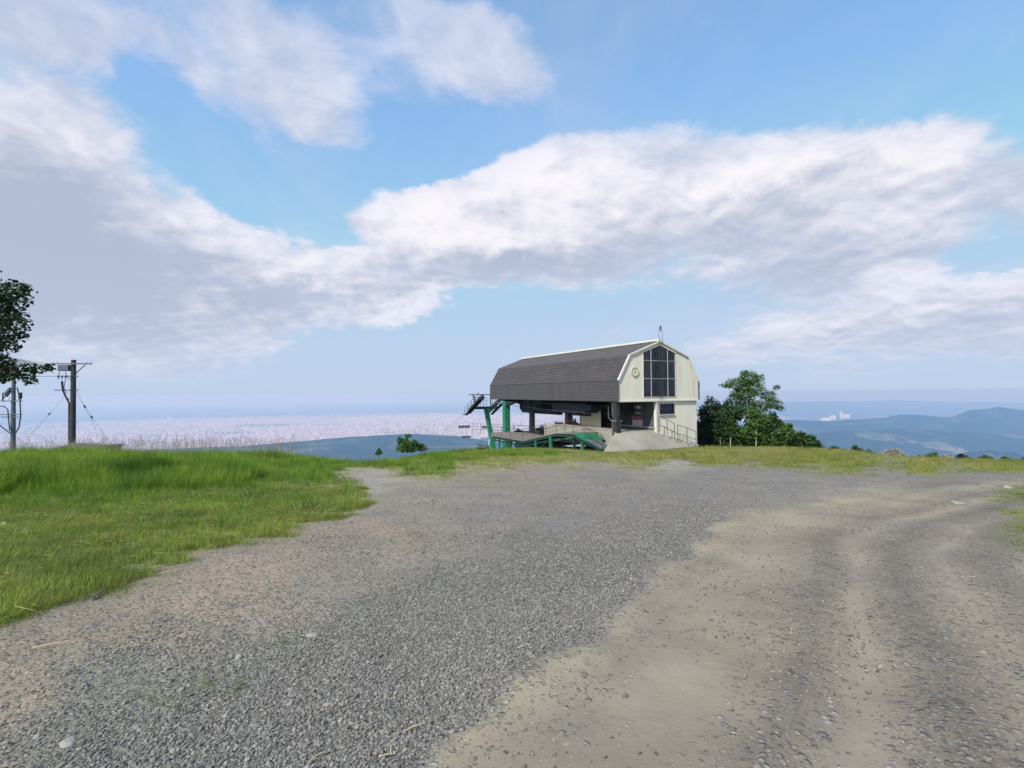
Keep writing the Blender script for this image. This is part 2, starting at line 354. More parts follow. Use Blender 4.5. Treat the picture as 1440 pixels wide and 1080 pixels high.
soil(TK, .22, 0, (800, 1040), (900, 1000), (950, 920), (1000, 870), (1000, 950), (1000, 1050), (1100, 1060), (1100, 960), (1150, 850), (1100, 900), (1200, 780), (1200, 1000), (1350, 1000), (1420, 900), (1440, 1060), (1360, 850), (1280, 1050), (1150, 750), (1280, 730), (1050, 820), (850, 1070), (1300, 900), (1400, 1050), (1300, 1050), (1200, 900))
soil((.25, .225, .18), .35, 0, (860, 1050), (1090, 1020), (1250, 850), (1330, 760), (940, 1060), (1300, 980))
soil(DK, .45, 0, (1340, 715), (1380, 760), (1370, 730), (1400, 820), (1440, 860), (1330, 690), (1440, 800), (1390, 700), (1360, 800))
soil((.20, .19, .11), .2, .5, (1435, 700), (1445, 720), (1460, 760), (1500, 760), (1420, 730), (1520, 700))
soil(GS, 0, 1, (-100, 800), (0, 700), (100, 750), (200, 720), (0, 800), (300, 700), (400, 690), (-50, 850), (80, 800), (0, 660), (200, 660), (350, 660), (-300, 900), (460, 670))
soil(YG, 0, .9, (495, 646), (520, 644), (545, 645), (505, 650), (530, 650), (20, 855), (150, 800), (250, 760), (350, 735), (450, 712), (500, 690), (60, 830), (500, 700))
soil((.30, .27, .14), .05, .75, (740, 645), (800, 644), (850, 645), (680, 648), (880, 645), (560, 655), (640, 652), (700, 655), (780, 648), (450, 660), (600, 665), (400, 655))
soil((.19, .19, .06), 0, .9, (900, 645), (1000, 648), (1100, 650), (1200, 655), (1300, 660), (1440, 664), (950, 638), (1150, 640), (1400, 655), (560, 640), (650, 640), (750, 638), (1500, 662))
soil((.36, .33, .27), .3, .1, (515, 665), (525, 680), (520, 672), (535, 690), (950, 655))
SOIL = np.array(SOIL)
def soil_at(x, y):
    x = np.asarray(x, float); y = np.asarray(y, float)
    # ragged borders: look the soil up a little off
    s = np.clip(np.hypot(x, y)*.05, .08, .9)
    wx = x+(fbm(x, y, 1.1, 4, 21)-.5)*s*2.4; wy = y+(fbm(x, y, 1.1, 4, 22)-.5)*s*2.4
    wy = np.maximum(wy, .8)
    u, v = ground_uv(wx, wy)
    u = np.clip(u, -300, 1740); v = np.clip(v, 600, 1100)
    # distances in a space where far strips stay separate
    lv = np.log(np.maximum(v-585, 8)); su = SOIL[:, 0]; sv = np.log(SOIL[:, 1]-585)
    n = x.size; res = np.zeros((n, 5)); uf = u.ravel(); lf = lv.ravel(); vf = v.ravel()
    for a in range(0, n, 20000):
        du = (uf[a:a+20000, None]-su[None])/(60+.45*(vf[a:a+20000, None]-585)); dv = (lf[a:a+20000, None]-sv[None])*2.3
        w = 1/(du*du+dv*dv+.004)**1.6; w /= w.sum(1, keepdims=True); res[a:a+20000] = w @ SOIL[:, 2:7]
    return res
# the wheel track: its inner edge in plan, and stripes of packed and loose soil running along it
def _plan(px, py):
    d = ray(px, py); t = 1.6/(-d.z-.075*d.y); return (d.x*t, d.y*t)
TRK = [_plan(*p) for p in ((560, 1150), (640, 1080), (760, 985), (880, 880), (960, 805), (1040, 745), (1170, 711), (1290, 690), (1440, 673), (1700, 664))]
def track_d(x, y):
    """metres to the right of the track's inner edge (negative outside)"""
    best = np.full(np.shape(x), 1e9); sg = np.zeros(np.shape(x))
    for (x0, y0), (x1, y1) in zip(TRK[:-1], TRK[1:]):
        ex, ey = x1-x0, y1-y0; L2 = ex*ex+ey*ey; t = np.clip(((x-x0)*ex+(y-y0)*ey)/L2, 0, 1)
        qx, qy = x-(x0+ex*t), y-(y0+ey*t); d = np.hypot(qx, qy); s = np.sign(ex*-qy+ey*qx); m_ = d < best
        best = np.where(m_, d, best); sg = np.where(m_, s, sg)
    return best*sg
def wheel_lines(x, y):
    d = track_d(x, y)+(fbm(x, y, .45, 3, 55)-.5)*.55; inside = np.clip(d/.25, 0, 1)*np.clip((7.5-d)/2, 0, 1)
    w = 0
    for c, wd, k in ((.45, .40, .55), (1.15, .13, -.7), (1.5, .12, .9), (1.9, .16, -.9), (2.4, .14, .8), (2.8, .13, -.6), (3.2, .16, .8), (3.65, .16, -.8), (4.1, .2, .6), (4.7, .25, -.6), (5.3, .22, .5), (6.0, .3, -.5)): w = w+k*np.exp(-((d-c)/wd)**2)
    fine = (vnoise(d*5, (x+y)*.12, 1.0, 77)-.5)*.55
    return inside, (w*.85+fine)*inside*(.40+.8*fbm(x, y, .6, 3, 56))

# ground sheet: rings about the viewpoint, finer where near
def ring_grid(rs, azs):
    Rg, A = np.meshgrid(rs, azs, indexing='ij'); x = Rg*np.sin(A); y = Rg*np.cos(A)
    nr, na = Rg.shape; i = np.arange(nr-1)[:, None]*na+np.arange(na-1)[None]
    f = np.stack([i, i+na, i+na+1, i+1], -1).reshape(-1, 4); return x.ravel(), y.ravel(), f
d2r = np.radians
azs = np.concatenate([np.arange(-180, -64, 4), np.arange(-64, 64, .3), np.arange(64, 181, 4)]); azs[-1] = 180
rs = [.3]
while rs[-1] < 85: rs.append(rs[-1]*1.0125+.004)
X, Y, F = ring_grid(np.array(rs), d2r(azs))
Z = ground_z(X, Y)
Z = Z-.018*np.clip(wheel_lines(X, Y)[1], -.6, 1)*(np.hypot(X, Y) < 25)
so_ = soil_at(X, Y)
beyond = np.clip((edge_over(X, Y)+1)/3, 0, 1)
ins, lines = wheel_lines(X, Y)
td = track_d(X, Y)+(fbm(X, Y, .7, 4, 61)-.5)*.9
PD_ = np.array([-1, 0, .6, 1.2, 2.4, 3.6, 5.0, 6.5, 8, 12]); PC_ = np.array([(.31, .275, .205), (.30, .262, .205), (.30, .262, .202), (.275, .24, .19), (.275, .235, .185), (.27, .235, .185), (.235, .212, .17), (.18, .17, .145), (.15, .145, .12), (.15, .145, .12)])
PS_ = np.array([.5, .12, .08, .2, .26, .22, .3, .42, .45, .45])
wt_ = np.clip((td+.15)/.35, 0, 1)*np.clip((11-td)/2, 0, 1)*np.clip(1-so_[:, 4]*2.5, 0, 1)*(Y > 1)
for k in range(3): so_[:, k] = so_[:, k]*(1-wt_)+np.interp(td, PD_, PC_[:, k])*(.90, .875, .86)[k]*wt_
so_[:, 3] = so_[:, 3]*(1-wt_)+np.interp(td, PD_, PS_)*wt_
tanw = np.clip(lines, 0, 1)[:, None]; loose = np.clip(-lines, 0, 1)[:, None]
so_[:, :3] = so_[:, :3]*(1-.75*tanw)+np.array([[.33, .29, .225]])*.75*tanw
so_[:, :3] *= 1-.32*loose
so_[:, 3] = np.clip(so_[:, 3]-.25*tanw[:, 0]+.15*loose[:, 0], 0, 1)
lane = np.clip((fbm(X, Y, .8, 4, 58)-.42)*3, 0, 1)[:, None]*.35; so_[:, :3] = so_[:, :3]*(1-lane)+so_[:, :3]*np.array([[1.12, 1.02, .9]])*lane
for k, c in enumerate((.07, .09, .025)): so_[:, k] = so_[:, k]*(1-beyond)+c*beyond
so_[:, 3] *= 1-beyond
colr = np.concatenate([so_[:, :3], np.ones((len(X), 1))], 1)

def ground_material():
    m = bpy.data.materials.new('soil_and_gravel'); m.use_nodes = True; t = m.node_tree; q = G(t); b = t.nodes['Principled BSDF']
    pos = q.n('ShaderNodeNewGeometry').outputs['Position']
    c0 = q.n('ShaderNodeAttribute', attribute_name='soil').outputs['Color']
    st = q.n('ShaderNodeAttribute', attribute_name='stony').outputs['Fac']; gr = q.n('ShaderNodeAttribute', attribute_name='grassy').outputs['Fac']
    n1 = q.noise(pos, .9, 7, .6); n2 = q.noise(pos, 7, 6, .65); n3 = q.noise(pos, 45, 4, .6)
    c = q.mix(q.ss(n1, .3, .7), q.vm('MULTIPLY', c0, (.82, .82, .84)), q.vm('MULTIPLY', c0, (1.12, 1.10, 1.08)))
    c = q.mix(q.m('MULTIPLY', q.ss(n2, .5, .8), .45), c, q.vm('MULTIPLY', c0, (1.35, 1.25, 1.1)))
    c = q.mix(q.m('MULTIPLY', q.ss(n3, .55, .8), .5), c, q.vm('MULTIPLY', c0, (.66, .65, .64)))
    # loose stones at two sizes: each cell its own tone, dark joints between
    hs = []
    for sc, w in ((26.0, 1.0), (60.0, .6)):
        wv = q.vm('ADD', pos, q.vm('MULTIPLY', q.vm('SUBTRACT', q.noise(pos, sc*.7, 2, .5, col=True), (.5, .5, .5)), (.03, .03, .03)))
        v = q.n('ShaderNodeTexVoronoi', i_Vector=wv, i_Scale=sc); cellc = q.n('ShaderNodeSeparateColor', i_0=v.outputs['Color']).outputs
        sel = q.ss(q.m('ADD', q.m('MULTIPLY', st, 1.15), q.m('MULTIPLY', q.m('SUBTRACT', cellc[1], 1.0), .95)), -.05, .12)
        body = q.ss(v.outputs['Distance'], .30, .62, 1, 0)
        tone = q.ss(cellc[0], 0, 1, .62, 1.65)
        cc = q.vm('MULTIPLY', q.mix(.55, c0, (.235, .22, .195)), q.n('ShaderNodeCombineXYZ', i_0=tone, i_1=tone, i_2=tone).outputs[0])
        cc = q.mix(q.m('MULTIPLY', q.m('SUBTRACT', 1.0, body), .6), cc, (.07, .065, .06))
        c = q.mix(q.m('MULTIPLY', sel, .8), c, cc)
        hs.append(q.m('MULTIPLY', q.m('MULTIPLY', sel, body), w))
    q.put(b.inputs['Base Color'], c); b.inputs['Roughness'].default_value = .95; b.inputs['Specular IOR Level'].default_value = .15
    h = q.m('ADD', q.m('ADD', hs[0], q.m('MULTIPLY', hs[1], .6)), q.m('MULTIPLY', q.m('ADD', n2, q.m('MULTIPLY', n3, .5)), .7))
    bn = q.n('ShaderNodeBump', i_Height=h, i_Strength=.8, i_Distance=.013); q.put(b.inputs['Normal'], bn.outputs[0])
    return m
M['soil'] = ground_material()
np_mesh('ground', np.stack([X, Y, Z], 1), F, M['soil'], {'soil': ('FLOAT_COLOR', colr), 'stony': ('FLOAT', so_[:, 3]), 'grassy': ('FLOAT', so_[:, 4])}, smooth=True, kind='structure')

# ------------------------------------------------------------------ far land
def crest(px, prof): return np.interp(px, [p[0] for p in prof], [p[1] for p in prof])
def eye_y(px): return 540+700*math.tan(PITCH)-ROLL*(px-720)
L_FOOT = [(-900, 640), (-200, 640), (0, 636), (200, 633), (330, 628), (430, 620), (500, 613.5), (580, 610), (640, 613), (690, 621), (760, 632), (900, 645), (1000, 645), (2000, 660)]
L_MTN = [(-900, 720), (700, 700), (860, 650), (930, 620), (1000, 604), (1060, 598), (1092, 592), (1140, 592.5), (1170, 594), (1194, 592), (1242, 588.5), (1263, 583), (1294, 583.5), (1312, 585.5), (1338, 586.5), (1362, 577), (1379, 575.6), (1393, 575), (1401, 572), (1416, 573.8), (1440, 577), (1500, 583), (1600, 588), (1800, 600), (2400, 600)]
L_LOW = [(900, 690), (1100, 660), (1290, 646), (1345, 637), (1383, 632.5), (1415, 635), (1440, 639.5), (1600, 640), (2000, 640)]
L_FAR = [(400, 600), (800, 579), (1000, 569), (1110, 565.5), (1180, 564.5), (1270, 563), (1340, 565.5), (1440, 566.5), (1700, 568), (2400, 570)]
L_MID = [(950, 660), (1040, 625), (1110, 612), (1180, 606), (1260, 603), (1330, 606), (1440, 611), (1600, 612), (2400, 620)]
LAYERS = [(L_FOOT, 6600, 1500, 1300), (L_MTN, 9200, 1500, 2600), (L_LOW, 4700, 500, 500), (L_FAR, 27000, 3500, 4000), (L_MID, 7000, 900, 1200)]
def far_z(x, y):
    r = np.hypot(x, y); D = np.maximum(y, 1.0); px = np.clip(px_of(x, D), -2500, 4000)
    near = np.where(r < 80, -22, -22-.40*(r-80)); z = -1000+np.logaddexp(0, (near+1000)/40)*40*.999
    z += (fbm(x, y, 1/600, 5, 40)-.5)*120*np.clip(r/900, 0, 1)*np.clip((5500-r)/3500, 0, 1)
    for i, (prof, D0, wn, wf) in enumerate(LAYERS):
        ey = eye_y(px); cz = -(crest(px, prof)-ey)/700*D0
        amp = np.maximum(cz+1000, 0)
        wob = (fbm(x, y, 1/(D0*.10), 5, 50+i)-.5)
        w = np.where(D < D0, wn, wf)*(1+.5*(fbm(x, y, 1/(D0*.25), 2, 60+i)-.5)); tt = (D-D0)/w
        hgt = amp*np.exp(-np.abs(tt)**1.6)*(1+wob*.35*np.clip(np.abs(tt)*1.5, 0, 1))
        hgt = hgt+(fbm(x, y, 1/1500, 5, 90+i)-.5)*360*np.clip(np.abs(tt)*1.6-.05, 0, 1)*np.exp(-np.abs(tt)*.9)*(i in (1, 4))*(amp > 120)
        side = np.where(np.asarray(y) > 500, 1, 0)
        z = np.maximum(z, -1000+hgt*side)+0
    back = np.clip(-np.asarray(y)/3000, 0, 1); z = z+back*(300+fbm(x, y, 1/2500, 4, 70)*300)*np.clip(r/2000, 0, 1)
    return np.minimum(z, -15-.01*np.minimum(r, 3000))
azs = np.concatenate([np.arange(-180, -62, 4), np.arange(-62, 62, .16), np.arange(62, 181, 4)]); azs[-1] = 180
rs = [72.]
while rs[-1] < 56000: rs.append(rs[-1]*1.024)
X, Y, F = ring_grid(np.array(rs), d2r(azs)); Z = far_z(X, Y)
def city_density(x, y):
    r = np.hypot(x, y); D = np.maximum(y, 1); px = px_of(x, D)
    c = fbm(x, y, 1/2600, 4, 80)*.75+fbm(x*.6, y*1.4, 1/700, 4, 81)*.45-.1
    a = np.clip((r-8600)/1500, 0, 1)*np.clip((27000-r)/9000, 0, 1)
    lat = np.clip((px+200)/500, .2, 1)*np.clip((1120-px)/220, 0, 1)
    return np.clip(a*lat*np.clip((c-.22)*4.5, 0, 1)*np.clip((-960-far_z(x, y))/-20*-1+0, 0, 1) if False else a*lat*np.clip((c-.30)*4.5, 0, 1), 0, 1)
urb = city_density(X, Y)*(Z < -975)
def far_material():
    m = bpy.data.materials.new('far_land'); m.use_nodes = True; t = m.node_tree; q = G(t); b = t.nodes['Principled BSDF']
    pos = q.n('ShaderNodeNewGeometry').outputs['Position']; u = q.n('ShaderNodeAttribute', attribute_name='urban').outputs['Fac']
    z = q.n('ShaderNodeSeparateXYZ', i_0=pos).outputs[2]
    n1 = q.noise(pos, .0022, 8, .65); n2 = q.noise(pos, .012, 6, .6); n3 = q.noise(pos, .0009, 5, .6)
    forest = q.mix(q.ss(n2, .3, .7), (.008, .022, .014), (.034, .066, .026))
    field_ = q.mix(q.ss(n2, .35, .65), (.10, .14, .07), (.30, .28, .20))
    c = q.mix(q.m('MULTIPLY', q.ss(n1, .54, .62), q.ss(z, -960, -560, .95, .35)), forest, field_)
    low = q.ss(z, -998, -980, 1, 0)
    c = q.mix(q.m('MULTIPLY', low, q.ss(n3, .42, .6)), c, field_)
    town = q.mix(q.ss(q.noise(pos, .004, 8, .7), .35, .65), (.30, .25, .25), (.60, .52, .51))
    c = q.mix(q.ss(q.m('ADD', u, q.m('MULTIPLY', q.m('SUBTRACT', q.noise(pos, .003, 6, .7), .5), 1.2)), .25, .6), c, town)
    q.put(b.inputs['Base Color'], c); b.inputs['Roughness'].default_value = 1; b.inputs['Specular IOR Level'].default_value = 0
    return m
np_mesh('hills', np.stack([X, Y, Z], 1), F, far_material(), {'urban': ('FLOAT', urb)}, smooth=True, kind='structure')

# the city on the plain: tens of thousands of blocks, one object
def city():
    n = 230000
    r = np.sqrt(rng.uniform(9000**2, 26000**2, n)); pxs = rng.uniform(-60, 1130, n); a = np.arctan((pxs-720)/700)
    r = 8600+rng.uniform(0, 1, n)*17000
    x = r*np.sin(a); y = r*np.cos(a)
    keep = (rng.uniform(0, 1, n) < city_density(x, y)**.8*.95) & (far_z(x, y) < -985)
    x, y = x[keep], y[keep]; n = len(x)
    # line the blocks up along the streets
    th = .35; ca, sa = math.cos(th), math.sin(th); gx = x*ca+y*sa; gy = -x*sa+y*ca
    gx = np.round(gx/90)*90+rng.uniform(-30, 30, n); gy = np.round(gy/120)*120+rng.uniform(-35, 35, n); x = gx*ca-gy*sa; y = gx*sa+gy*ca
    w = rng.uniform(14, 46, n); d = rng.uniform(12, 40, n); h = 6+rng.exponential(9, n)
    core = np.exp(-((x+1200)/2500)**2-((y-14500)/2200)**2); h = h*(1+2.0*core*rng.uniform(0, 1, n))
    big = rng.uniform(0, 1, n) < .02; w[big] *= 2.5; d[big] *= 2
    cx = np.array([-1, 1, 1, -1])*.5; cy = np.array([-1, -1, 1, 1])*.5
    lx = cx[None]*w[:, None]; ly = cy[None]*d[:, None]; vx = x[:, None]+lx*ca-ly*sa; vy = y[:, None]+lx*sa+ly*ca
    v = np.zeros((n, 8, 3)); v[:, :4, 0] = vx; v[:, 4:, 0] = vx; v[:, :4, 1] = vy; v[:, 4:, 1] = vy; v[:, :4, 2] = -1004; v[:, 4:, 2] = (-1000+h)[:, None]
    base = (np.arange(n)*8)[:, None, None]; fc = np.array([[4, 5, 6, 7], [0, 1, 5, 4], [1, 2, 6, 5], [2, 3, 7, 6], [3, 0, 4, 7]])[None]
    f = (base+fc).reshape(-1, 4)
    tone = rng.choice([0, 1, 2, 3], n, p=[.28, .34, .26, .12]); pal = np.array([[.84, .72, .66], [.76, .58, .52], [.34, .31, .33], [.95, .90, .86]])
    c = pal[tone]*rng.uniform(.75, 1.12, (n, 1)); c = np.clip(c, 0, .92)
    cc = np.repeat(np.concatenate([c, np.ones((n, 1))], 1), 8, axis=0)
    m = bpy.data.materials.new('city_walls'); m.use_nodes = True; q = G(m.node_tree); b = m.node_tree.nodes['Principled BSDF']
    q.put(b.inputs['Base Color'], q.n('ShaderNodeAttribute', attribute_name='tone').outputs['Color']); b.inputs['Roughness'].default_value = .8
    np_mesh('city_buildings', v.reshape(-1, 3), f, m, {'tone': ('FLOAT_COLOR', cc)}, kind='stuff', label='pale pinkish city blocks spread over the hazy plain far below', cat='city')
    return n
NCITY = city()

# ------------------------------------------------------------------ haze
hb = MB().box((0, 0, (-1010+9)/2), (124000, 124000, 1019))
hm = bpy.data.materials.new('haze_air'); hm.use_nodes = True; q = G(hm.node_tree); hm.node_tree.nodes.clear()
pv = q.n('ShaderNodeVolumePrincipled'); pv.inputs['Color'].default_value = (.34, .56, 1.0, 1); pv.inputs['Absorption Color'].default_value = (.72, .55, .4, 1); pv.inputs['Density'].default_value = 1.0e-4; pv.inputs['Anisotropy'].default_value = 0.08
ho = q.n('ShaderNodeOutputMaterial'); hm.node_tree.links.new(pv.outputs[0], ho.inputs['Volume'])
hb.build('haze', hm, kind='stuff')
# ------------------------------------------------------------------ lift station
BX, BY, YAW, BW, BL = 8.075, 38.0, .477, 8.55, 23.05
ZB, ZK, ZS, ZR, SH = -.70, .87, 2.86, 4.04, 1.135          # fascia foot, eave, shoulder, ridge, shoulder inset
ZF = -3.10                                                  # floor
Bo = Vector((BX, BY, 0)); Bu = Vector((math.cos(YAW), math.sin(YAW), 0)); Bv = Vector((-math.sin(YAW), math.cos(YAW), 0))
def loc(P): d = Vector(P)-Bo; return Vector((d.dot(Bu), d.dot(Bv), d.z))
def on_u(px, py, u):                                        # point of the upright plane u = const seen there, in station coordinates
    d = ray(px, py); t = (u+Bo.dot(Bu))/d.dot(Bu); return loc(d*t)
def on_v(px, py, v):
    d = ray(px, py); t = (v+Bo.dot(Bv))/d.dot(Bv); return loc(d*t)
ST = empty('lift_station', Bo, YAW, label='cream gabled chairlift station with a long slate grey barn roof above an open ground floor', cat='building')
CU = BW/2
def lapboards(name, m, p0, p1, n, v0, v1, t=.045, up=1):
    """boards lapped one over the other from p1 (top) down to p0, running along the building"""
    p0, p1 = Vector((p0[0], 0, p0[1])), Vector((p1[0], 0, p1[1])); e = (p1-p0)/n; nrm = Vector((-e.z, 0, e.x)).normalized()*up
    first = None
    for i in range(n):
        a = p0+e*i; b = p0+e*(i+1.12)
        jit = random.uniform(-.006, .006)
        poly = [a+nrm*(t+.018+jit), b+nrm*(.016), b-nrm*.004, a-nrm*.004+nrm*.0]
        MB().prism([(p.x, v0, p.z) for p in poly], (0, v1-v0, 0)).build(name, m, ST)
# roof slopes
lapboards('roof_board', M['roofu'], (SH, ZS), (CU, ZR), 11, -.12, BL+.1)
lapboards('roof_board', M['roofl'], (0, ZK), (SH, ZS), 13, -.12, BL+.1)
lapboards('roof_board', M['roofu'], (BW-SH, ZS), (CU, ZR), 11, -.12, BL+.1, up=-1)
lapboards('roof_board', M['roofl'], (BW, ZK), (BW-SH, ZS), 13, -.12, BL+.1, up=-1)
for i in range(7):
    a = ZB+(ZK-ZB)/7*i
    MB().box((-.03, BL/2, a+.11), (.055+.01*(i % 2), BL+.2, (ZK-ZB)/7-.012)).build('fascia_board', M['fascia'], ST)
MB().box((-.02, BL/2, ZK+.01), (.11, BL+.24, .05)).build('drip_edge', M['dark'], ST)
MB().box((-.02, BL/2, ZB-.03), (.09, BL+.22, .05)).build('drip_edge', M['dark'], ST)
MB().box((BW+.03, BL/2, (ZB+ZK)/2), (.06, BL+.2, ZK-ZB)).build('side_cladding', M['fascia'], ST)
MB().box((CU, BL/2-.0, ZR+.10), (.36, BL+.16, .18)).build('ridge_cap', M['white'], ST, bevel=.03)
MB().prism([(CU-.75, 0, ZR-.20), (CU-.05, 0, ZR+.075), (CU-.05, 0, ZR+.035), (CU-.75, 0, ZR-.24)], (0, BL, 0)).build('ridge_flashing', M['white'], ST) if False else None
# gable: wall in pieces round the window
wl, wr = on_v(904, 520, 0).x, on_v(950, 520, 0).x; wb = on_v(927, 558.6, 0).z
def roof_at(u):
    u = min(u, BW-u)
    return ZK+(ZS-ZK)*u/SH if u < SH else ZS+(ZR-ZS)*(u-SH)/(CU-SH)
def gable(v, th, window, m, name='gable_wall'):
    def pc(poly): MB().prism([(u, v, z) for u, z in poly], (0, th, 0)).build(name, m, ST)
    if not window:
        pc([(0, ZB), (BW, ZB), (BW, ZK), (BW-SH, ZS), (CU, ZR), (SH, ZS), (0, ZK)]); return
    pc([(0, ZB), (wl, ZB), (wl, roof_at(wl)), (SH, ZS), (0, ZK)])
    pc([(wr, ZB), (BW, ZB), (BW, ZK), (BW-SH, ZS), (wr, roof_at(wr))])
    pc([(wl, ZB), (wr, ZB), (wr, wb), (wl, wb)])
    dz = .20
    pc([(wl, roof_at(wl)-dz), (CU, ZR-dz-.02), (CU, ZR), (wl, roof_at(wl))])
    pc([(CU, ZR-dz-.02), (wr, roof_at(wr)-dz), (wr, roof_at(wr)), (CU, ZR)])
gable(0, .22, True, M['cream'])
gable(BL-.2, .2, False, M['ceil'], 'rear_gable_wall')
# barge boards and trims, proud of the wall
for sgn in (0, 1):
    f = lambda u: BW-u if sgn else u
    pts = [(f(-.02), ZK), (f(SH), ZS), (f(CU), ZR)]
    for a, b in zip(pts[:-1], pts[1:]):
        MB().bar((a[0], -.07, a[1]+.01), (b[0], -.07, b[1]+.01), .12, .12, up=(0, 1, 0)).build('barge_board', M['white'] if a[1] > 1 else M['cream'], ST)
MB().box((BW/2, -.035, ZB-.03), (BW+.1, .09, .10)).build('sill_band', M['white'], ST)
# tall window: frame, mullions, panes
wt = roof_at(wl)-.20
WN = empty('gable_window'); WN.parent = ST
fr = MB()
fr.box((wl+.02, -.0, (wb+wt)/2), (.04, .08, wt-wb)); fr.box((wr-.02, -.0, (wb+wt)/2), (.04, .08, wt-wb)); fr.box(((wl+wr)/2, -.0, wb+.02), (wr-wl-.09, .08, .04))
fr.bar((wl+.02, -.02, wt-.03), (CU, -.02, ZR-.26), .08, .08, up=(0, 1, 0)); fr.bar((CU, -.02, ZR-.26), (wr-.02, -.02, roof_at(wr)-.23), .08, .08, up=(0, 1, 0))
fr.build('window_frame', M['white'], WN)
mus = [wl]+[on_v(p, 520, 0).x for p in (915.3, 938.6)]+[wr]
zr_ = [wb]+[on_v(927, y, 0).z for y in (532.5, 507.5)]
for u in mus[1:3]: MB().box((u, -.025, (wb+roof_at(u)-.24)/2), (.045, .05, roof_at(u)-.24-wb)).build('mullion', M['bars'], WN)
for z in zr_[1:]: MB().box(((wl+wr)/2, -.027, z), (wr-wl-.12, .04, .04)).build('transom', M['bars'], WN)
MB().box((mus[1]+.45*(mus[2]-mus[1]), .0, (wb+ZR-.3)/2), (.035, .04, ZR-.34-wb)).build('mullion', M['dark'], WN)
for i in range(3):
    u0, u1 = mus[i]+.035, mus[i+1]-.035
    for k in range(3):
        z0 = zr_[k]+.03
        if k < 2: poly = [(u0, z0), (u1, z0), (u1, zr_[k+1]-.03), (u0, zr_[k+1]-.03)]
        else:
            top = lambda u: roof_at(u)-.25
            poly = [(u0, z0), (u1, z0), (u1, top(u1))]+([(CU, top(CU))] if i == 1 else [])+[(u0, top(u0))]
        MB().prism([(u, .015+random.uniform(-.004, .004), z) for u, z in poly], (random.uniform(-.004, .004), .01, 0)).build('pane', M['glass'], WN)
# things dimly seen behind the glass: loft frame
MB().box((CU-.2, 1.4, 1.2), (.35, .35, 3.6)).bar((wl-.3, 1.6, 1.0), (wr+.3, 1.6, 1.0), .25).bar((wl-.3, 1.9, 2.3), (wr+.3, 1.9, 2.3), .2).build('loft_frame', M['pier'], ST)
MB().box((CU+.7, 2.2, .6), (.5, .5, 1.7)).build('pane_tone_block', M['paper'], ST)  # pale blocks added so the panes vary in tone as with reflections
MB().box((CU-.9, 2.6, 1.2), (.4, .4, 1.0)).build('pane_tone_block', M['paper'], ST)
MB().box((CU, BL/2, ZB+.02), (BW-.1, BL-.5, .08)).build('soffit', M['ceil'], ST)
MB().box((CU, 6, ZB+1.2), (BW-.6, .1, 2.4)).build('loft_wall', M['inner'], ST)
# clock
ck = on_v(892.6, 522.6, -.05); cko = empty('clock', ck); cko.parent = ST
R = .36
def ring(r0, r1, y0, y1, n=28):
    m = MB(); vs = []
    for k in range(n):
        a = 2*PI*k/n
        for r_, y_ in ((r0, y0), (r1, y0), (r1, y1), (r0, y1)): vs.append((r_*math.cos(a), y_, r_*math.sin(a)))
    m.add(vs, [(k*4+j, k*4+(j+1) % 4, ((k+1) % n)*4+(j+1) % 4, ((k+1) % n)*4+j) for k in range(n) for j in range(4)]); return m
ring(R-.05, R, .04, -.04).build('clock_rim', M['pier'], cko)
MB().tube([(0, .02, 0), (0, 0.0, 0)], R-.05, 28).build('clock_face', M['cream'], cko)
MB().bar((0, -.02, -.06), (0.01, -.02, .20), .035, .02).build('hand', M['concrete'], cko)
MB().bar((0, -.035, .05), (-.01, -.035, -.14), .03, .012).build('hand', M['dark'], cko)
for k in range(12):
    a = k*PI/6; MB().bar((.25*math.cos(a), -.012, .25*math.sin(a)), (.285*math.cos(a), -.012, .285*math.sin(a)), .018, .012).build('hour_mark', M['concrete'], cko)
# lightning mast: two rods running down the gable and up to a spike
mu = [on_v(926.6, 470, -.2).x, on_v(931.4, 470, -.2).x]
mm = MB()
zt = on_v(928, 468, -.2).z; za = on_v(929, 457.5, -.2).z; uc = sum(mu)/2
for u in mu: mm.tube([(u, -.2, on_v(928, 563, -.2).z), (u, -.2, zt)], .018, 6)
mm.tube([(mu[0], -.2, zt), (mu[0]+.04, -.2, zt+.12), (uc, -.2, zt+.18), (mu[1]-.04, -.2, zt+.12), (mu[1], -.2, zt)], .018, 6)
for z in (ZB+.3, .6, 1.9, 3.1): mm.bar((mu[0], -.2, z), (mu[1], -.2, z), .02).bar((uc, -.2, z), (uc, .0, z), .025)
mm.build('lightning_mast', M['rail'], ST)
sk = MB().tube([(uc, -.2, zt+.15), (uc, -.2, za)], .02, 6)
for a in range(4):
    c_, s_ = math.cos(a*PI/2+.4)*.17, math.sin(a*PI/2+.4)*.17; sk.bar((uc, -.2, za), (uc+c_, -.2+s_, za-.42), .022)
sk.tube([(uc, -.2, za-.02), (uc, -.2, za-.16)], [.01, .07], 6); sk.build('spike', M['dark'], ST)
